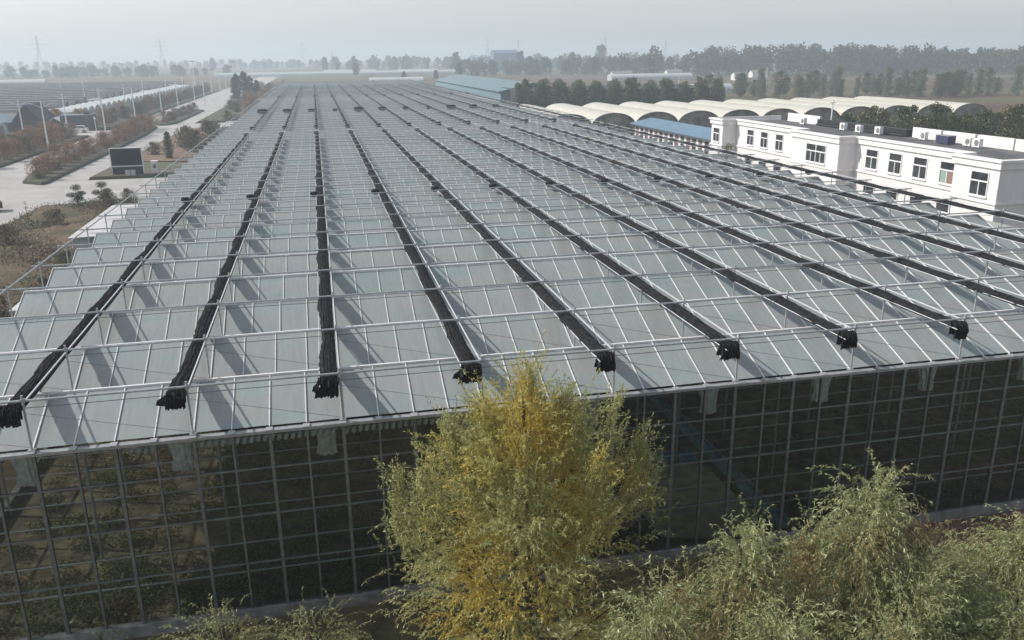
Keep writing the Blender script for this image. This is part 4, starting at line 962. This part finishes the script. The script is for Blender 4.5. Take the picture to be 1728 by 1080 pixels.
# long cyan building
o3 = (73, 290, 0); t = thing('cyan_roof_building', 'long pale cyan sheet-roofed hall beyond the far right of the glasshouse', 'building', o3)
m = MB(o3); c = 73; m.extr([(63.5, 0), (83, 0), (83, 6), (c, 8.2), (63.5, 6)], 1, 222, 358); m.build('wall', mat('cyan_wall', (.15, .24, .28), .6, 0, var=.12), t)
m = MB(o3); m.extr([(62.9, 5.93), (c, 8.25), (83.6, 5.93), (83.6, 6.05), (c, 8.4), (62.9, 6.05)], 1, 221.5, 358.5); m.build('roof', m_cyan, t)
for k in range(24): MB(o3).box((63.44, 225+k*5.4, 1.3), (63.497, 228.2+k*5.4, 3.2)).build('window', m_trim, t)

# ------------------------------------------------------------------ trees on the right and beyond
m_lf_wrow = leafmat('willow_row_leaf', [(0, (.05, .07, .04)), (.5, (.12, .15, .08)), (1, (.24, .27, .16))], [(0, (.10, .09, .05)), (1, (.24, .21, .12))], .2, .25)
WT = []
for s in range(3):
    WT.append(tree_proto('grey_willow', 300+s, 8.5, 2.6, .2, 14, 3800, (.42, .09), 'column', m_lf_wrow, 'x', 'tree', trunk_r=.12))
for i in range(36):
    x = 60.5+i*1.58; y = 186+(i % 3)*2.6
    put(WT, i, x, y, 1.1*rr.uniform(.88, 1.08), 'grey-green willow in the dense row behind the cream arches, %s from the left' % ORD[i], 'willow row behind the cream arches')
AT = [tree_proto('autumn_tree', 310+s, 7.6, 2.9, .8, 13, 3200, (.28, .18), 'round', m_lf_green if s else m_lf_olive, 'x', 'tree', trunk_r=.13) for s in range(3)]
for i, (x, y, s) in enumerate([(79+k*1.75, 84+(k*5) % 9, (.72, .9, 1.02, .85)[k % 4]*(.8 if k < 4 else 1.05)) for k in range(25)]):
    put(AT, i, x, y, s, 'leafy green-brown tree behind the office roof, %s counted from the left' % ORD[i], 'trees behind the office')
for i, (x, y) in enumerate([(158+rr.uniform(0, 104), 240+rr.uniform(0, 48)) for k in range(46)]):
    put(AT+WT, i, x, y, 1.1*rr.uniform(.65, 1.15), 'dark tree in the grove right of the grey tunnel greenhouse, %s from the left side' % ORD[i], 'grove beyond the arches')
for i, (x, y) in enumerate([(80.7, 84), (102.5, 60), (105, 62), (109, 62), (112, 60), (92, 205), (140, 455), (130, 250), (206, 330)]):
    t = thing('utility_pole', ['pale pole rising behind the office roof', 'leftmost pole behind the right end of the office', 'second pole behind the right end of the office', 'third pole behind the right end of the office', 'pole nearest the right frame edge', 'pale pole in the willow row', 'white pole in the far brown field', 'white pole above the willow row', 'white pole by the grey tunnel greenhouse'][i], 'pole', (x, y, 0), 'thin pale poles on the right')
    MB().tube([(0, 0, 0), (0, 0, 9.5)], [.13, .08], 7).build('pole', m_steelw, t); MB().box((-.5, -.05, 9.1), (.5, .05, 9.2)).build('crossarm', m_steelw, t)
gable('grey_tent', 'light grey pitched tent roof at the right frame edge behind the poles', 108, 128, 66, 80, 2.5, 5.6, 0, m_filmw, m_filmw, cat='tent')
# distant buildings and trees
o3 = (93, 215, 0); t = thing('net_house', 'long flat-topped dark net house behind the willow row', 'net house', o3)
MB(o3).box((66, 198, 0), (121, 232, 6.9)).build('netting', mat('black_net', (.03, .034, .034), .9, 0, var=.3, scale=1), t)
m = MB(o3)
for k in range(15): m.box((65.95+k*3.9, 197.9, 0), (66.08+k*3.9, 197.995, 6.95))
m.box((65.95, 197.88, 6.9), (121.1, 198, 7.0)); m.build('frame', m_galv, t)
gable('blue_hall', 'hazy blue hall standing among the far trees', 203, 230, 915, 935, 19, 22, 0, mat('hall_blue', (.08, .12, .22), .7), mat('hall_wall', (.09, .13, .23), .7), cat='building')
for i, (x, y, w_) in enumerate([(215, 560, 9), (228, 575, 7), (268, 590, 12), (262, 470, 8), (300, 520, 10), (310, 600, 9)]):
    gable('farm_house', 'small whitish farm house in the far right fields, %s from the left' % ORD[i], x, x+w_, y, y+6, 3, 4.6, 0, m_kerb, m_white, 'farm houses in the far fields')
FT = [tree_proto('field_tree', 320+s, 15, 4.6, 2.5, 12, 2200, (1.0, .6), 'round' if s else 'column', m_lf_far, 'x', 'tree', trunk_r=.3) for s in range(3)]
ft = [(25, 1020, 1.1, 0), (39, 1015, .8, 0), (58, 1010, 1.15, 1), (106, 1030, 1.1, 1), (117, 1020, 1.1, 1), (178, 1060, 1.0, 2), (-114, 1160, 1.1, 1), (-139, 1400, 1.2, 1), (262, 860, 1.0, 1), (320, 900, 1.7, 2), (120, 640, .75, 2), (190, 700, 1.0, 1), (228, 640, .9, 2), (150, 840, 1.3, 1), (205, 800, 1.3, 2), (245, 760, 1.2, 1), (-230, 900, .8, 2), (-300, 850, .9, 1), (48, 760, .8, 2), (70, 560, .45, 1), (95, 590, .45, 2)]
for i, (x, y, s, k) in enumerate(ft):
    put(FT[k:k+1], 0, x, y, s, 'hazy lone tree on the far plain, %s in a count from centre' % ORD[i], 'lone trees on the far plain')
def wood(label, segs, seed, mt=m_lf_far):
    r = np.random.default_rng(seed); bl = []
    for (x0, y0, x1, y1, n, h, dp) in segs:
        for i in range(n):
            f = r.random(); x = x0+(x1-x0)*f+r.normal(0, dp*.3); y = y0+(y1-y0)*f+r.uniform(0, dp); hh = h*r.uniform(.6, 1.1); w_ = hh*r.uniform(.22, .4)
            bl.append((x, y, hh*.5, w_, w_, hh*.5)); bl.append((x+r.normal(0, 1.5), y, hh*.78, w_*.7, w_*.7, hh*.24))
    n = len(bl)*110; V, k = crown_cloud(r, n, 1, bl, (2.1, 1.3)); V[:, :, 2] = np.maximum(V[:, :, 2], 0)
    ti = np.clip(r.random(n)*.6+r.random(len(bl))[k]*.5-.05, 0, 1)
    tag(quads_mesh('distant_wood', V, mt, None, ti), label, 'wood', kind='stuff')
wood('hazy tree belt along the right horizon', [(150, 700, 330, 640, 70, 13, 60), (290, 560, 420, 500, 110, 20, 80), (400, 520, 560, 430, 130, 17, 90), (520, 470, 760, 400, 110, 15, 90)], 1)
wood('faint tree belt along the middle horizon', [(60, 1150, 420, 950, 110, 17, 120), (-120, 1500, 120, 1300, 60, 13, 160)], 2)
wood('bluish tree belt along the left horizon', [(-1500, 1500, -100, 1450, 200, 15, 300), (-700, 1000, -90, 900, 130, 10, 90)], 3)

# pylons
def pylon(loc, h, label):
    t = thing('pylon', label, 'pylon', loc, 'lattice pylons on the horizon'); m = MB()
    for sx in (-1, 1):
        for sy in (-1, 1): m.tube([(sx*4, sy*4, 0), (sx*1, sy*1, h*.6), (sx*.3, sy*.3, h)], .15, 4)
    for k in range(9):
        z = h*k/9; z2 = h*(k+1)/9; a = 4-3*min(1, z/(h*.6)); b = 4-3*min(1, z2/(h*.6)); a = max(a, .7); b = max(b, .7)
        m.tube([(-a, -a, z), (b, -b, z2)], .07, 4, False); m.tube([(a, -a, z), (-b, -b, z2)], .07, 4, False)
    m.build('tower', m_galv, t)
    for z, w_ in ((.66, 7), (.78, 9), (.9, 6)): MB().tube([(-w_, 0, h*z), (0, 0, h*z+.8), (w_, 0, h*z)], .12, 4).build('crossarm', m_galv, t)
def proj_dir(u, v):
    return (fw + r2*((u-864)/1426.6) - u2*((v-540)/1426.6))
for i, (u, ytop, Y) in enumerate([(68, 60, 1000), (274, 66, 1100), (512, 72, 1250), (561, 80, 1300), (823, 66, 1150), (875, 66, 1200), (1021, 62, 1150), (1122, 68, 1300)]):
    d = proj_dir(u, 105); s = (Y-cy)/d.y; x = cx+d.x*s; d2 = proj_dir(u, ytop); h = cz+d2.z*(Y-cy)/d2.y
    pylon((x, Y, 0), h, 'faint lattice power pylon on the horizon, %s from the left' % ORD[i])

# ------------------------------------------------------------------ haze
hz = MB().box((-3900, -140, -1), (3900, 5900, 60)).build('haze', None) if 0 else None
m = MB().box((-4100, -160, -1), (4100, 6100, 62))
hm = bpy.data.materials.new('haze'); hm.use_nodes = True; t = hm.node_tree; t.nodes.clear()
pv = t.nodes.new('ShaderNodeVolumePrincipled'); pv.inputs['Color'].default_value = (.80, .91, 1.0, 1); pv.inputs['Density'].default_value = .00075; pv.inputs['Anisotropy'].default_value = .2
o = t.nodes.new('ShaderNodeOutputMaterial'); t.links.new(pv.outputs[0], o.inputs['Volume'])
tag(m.build('haze', hm), kind='stuff')
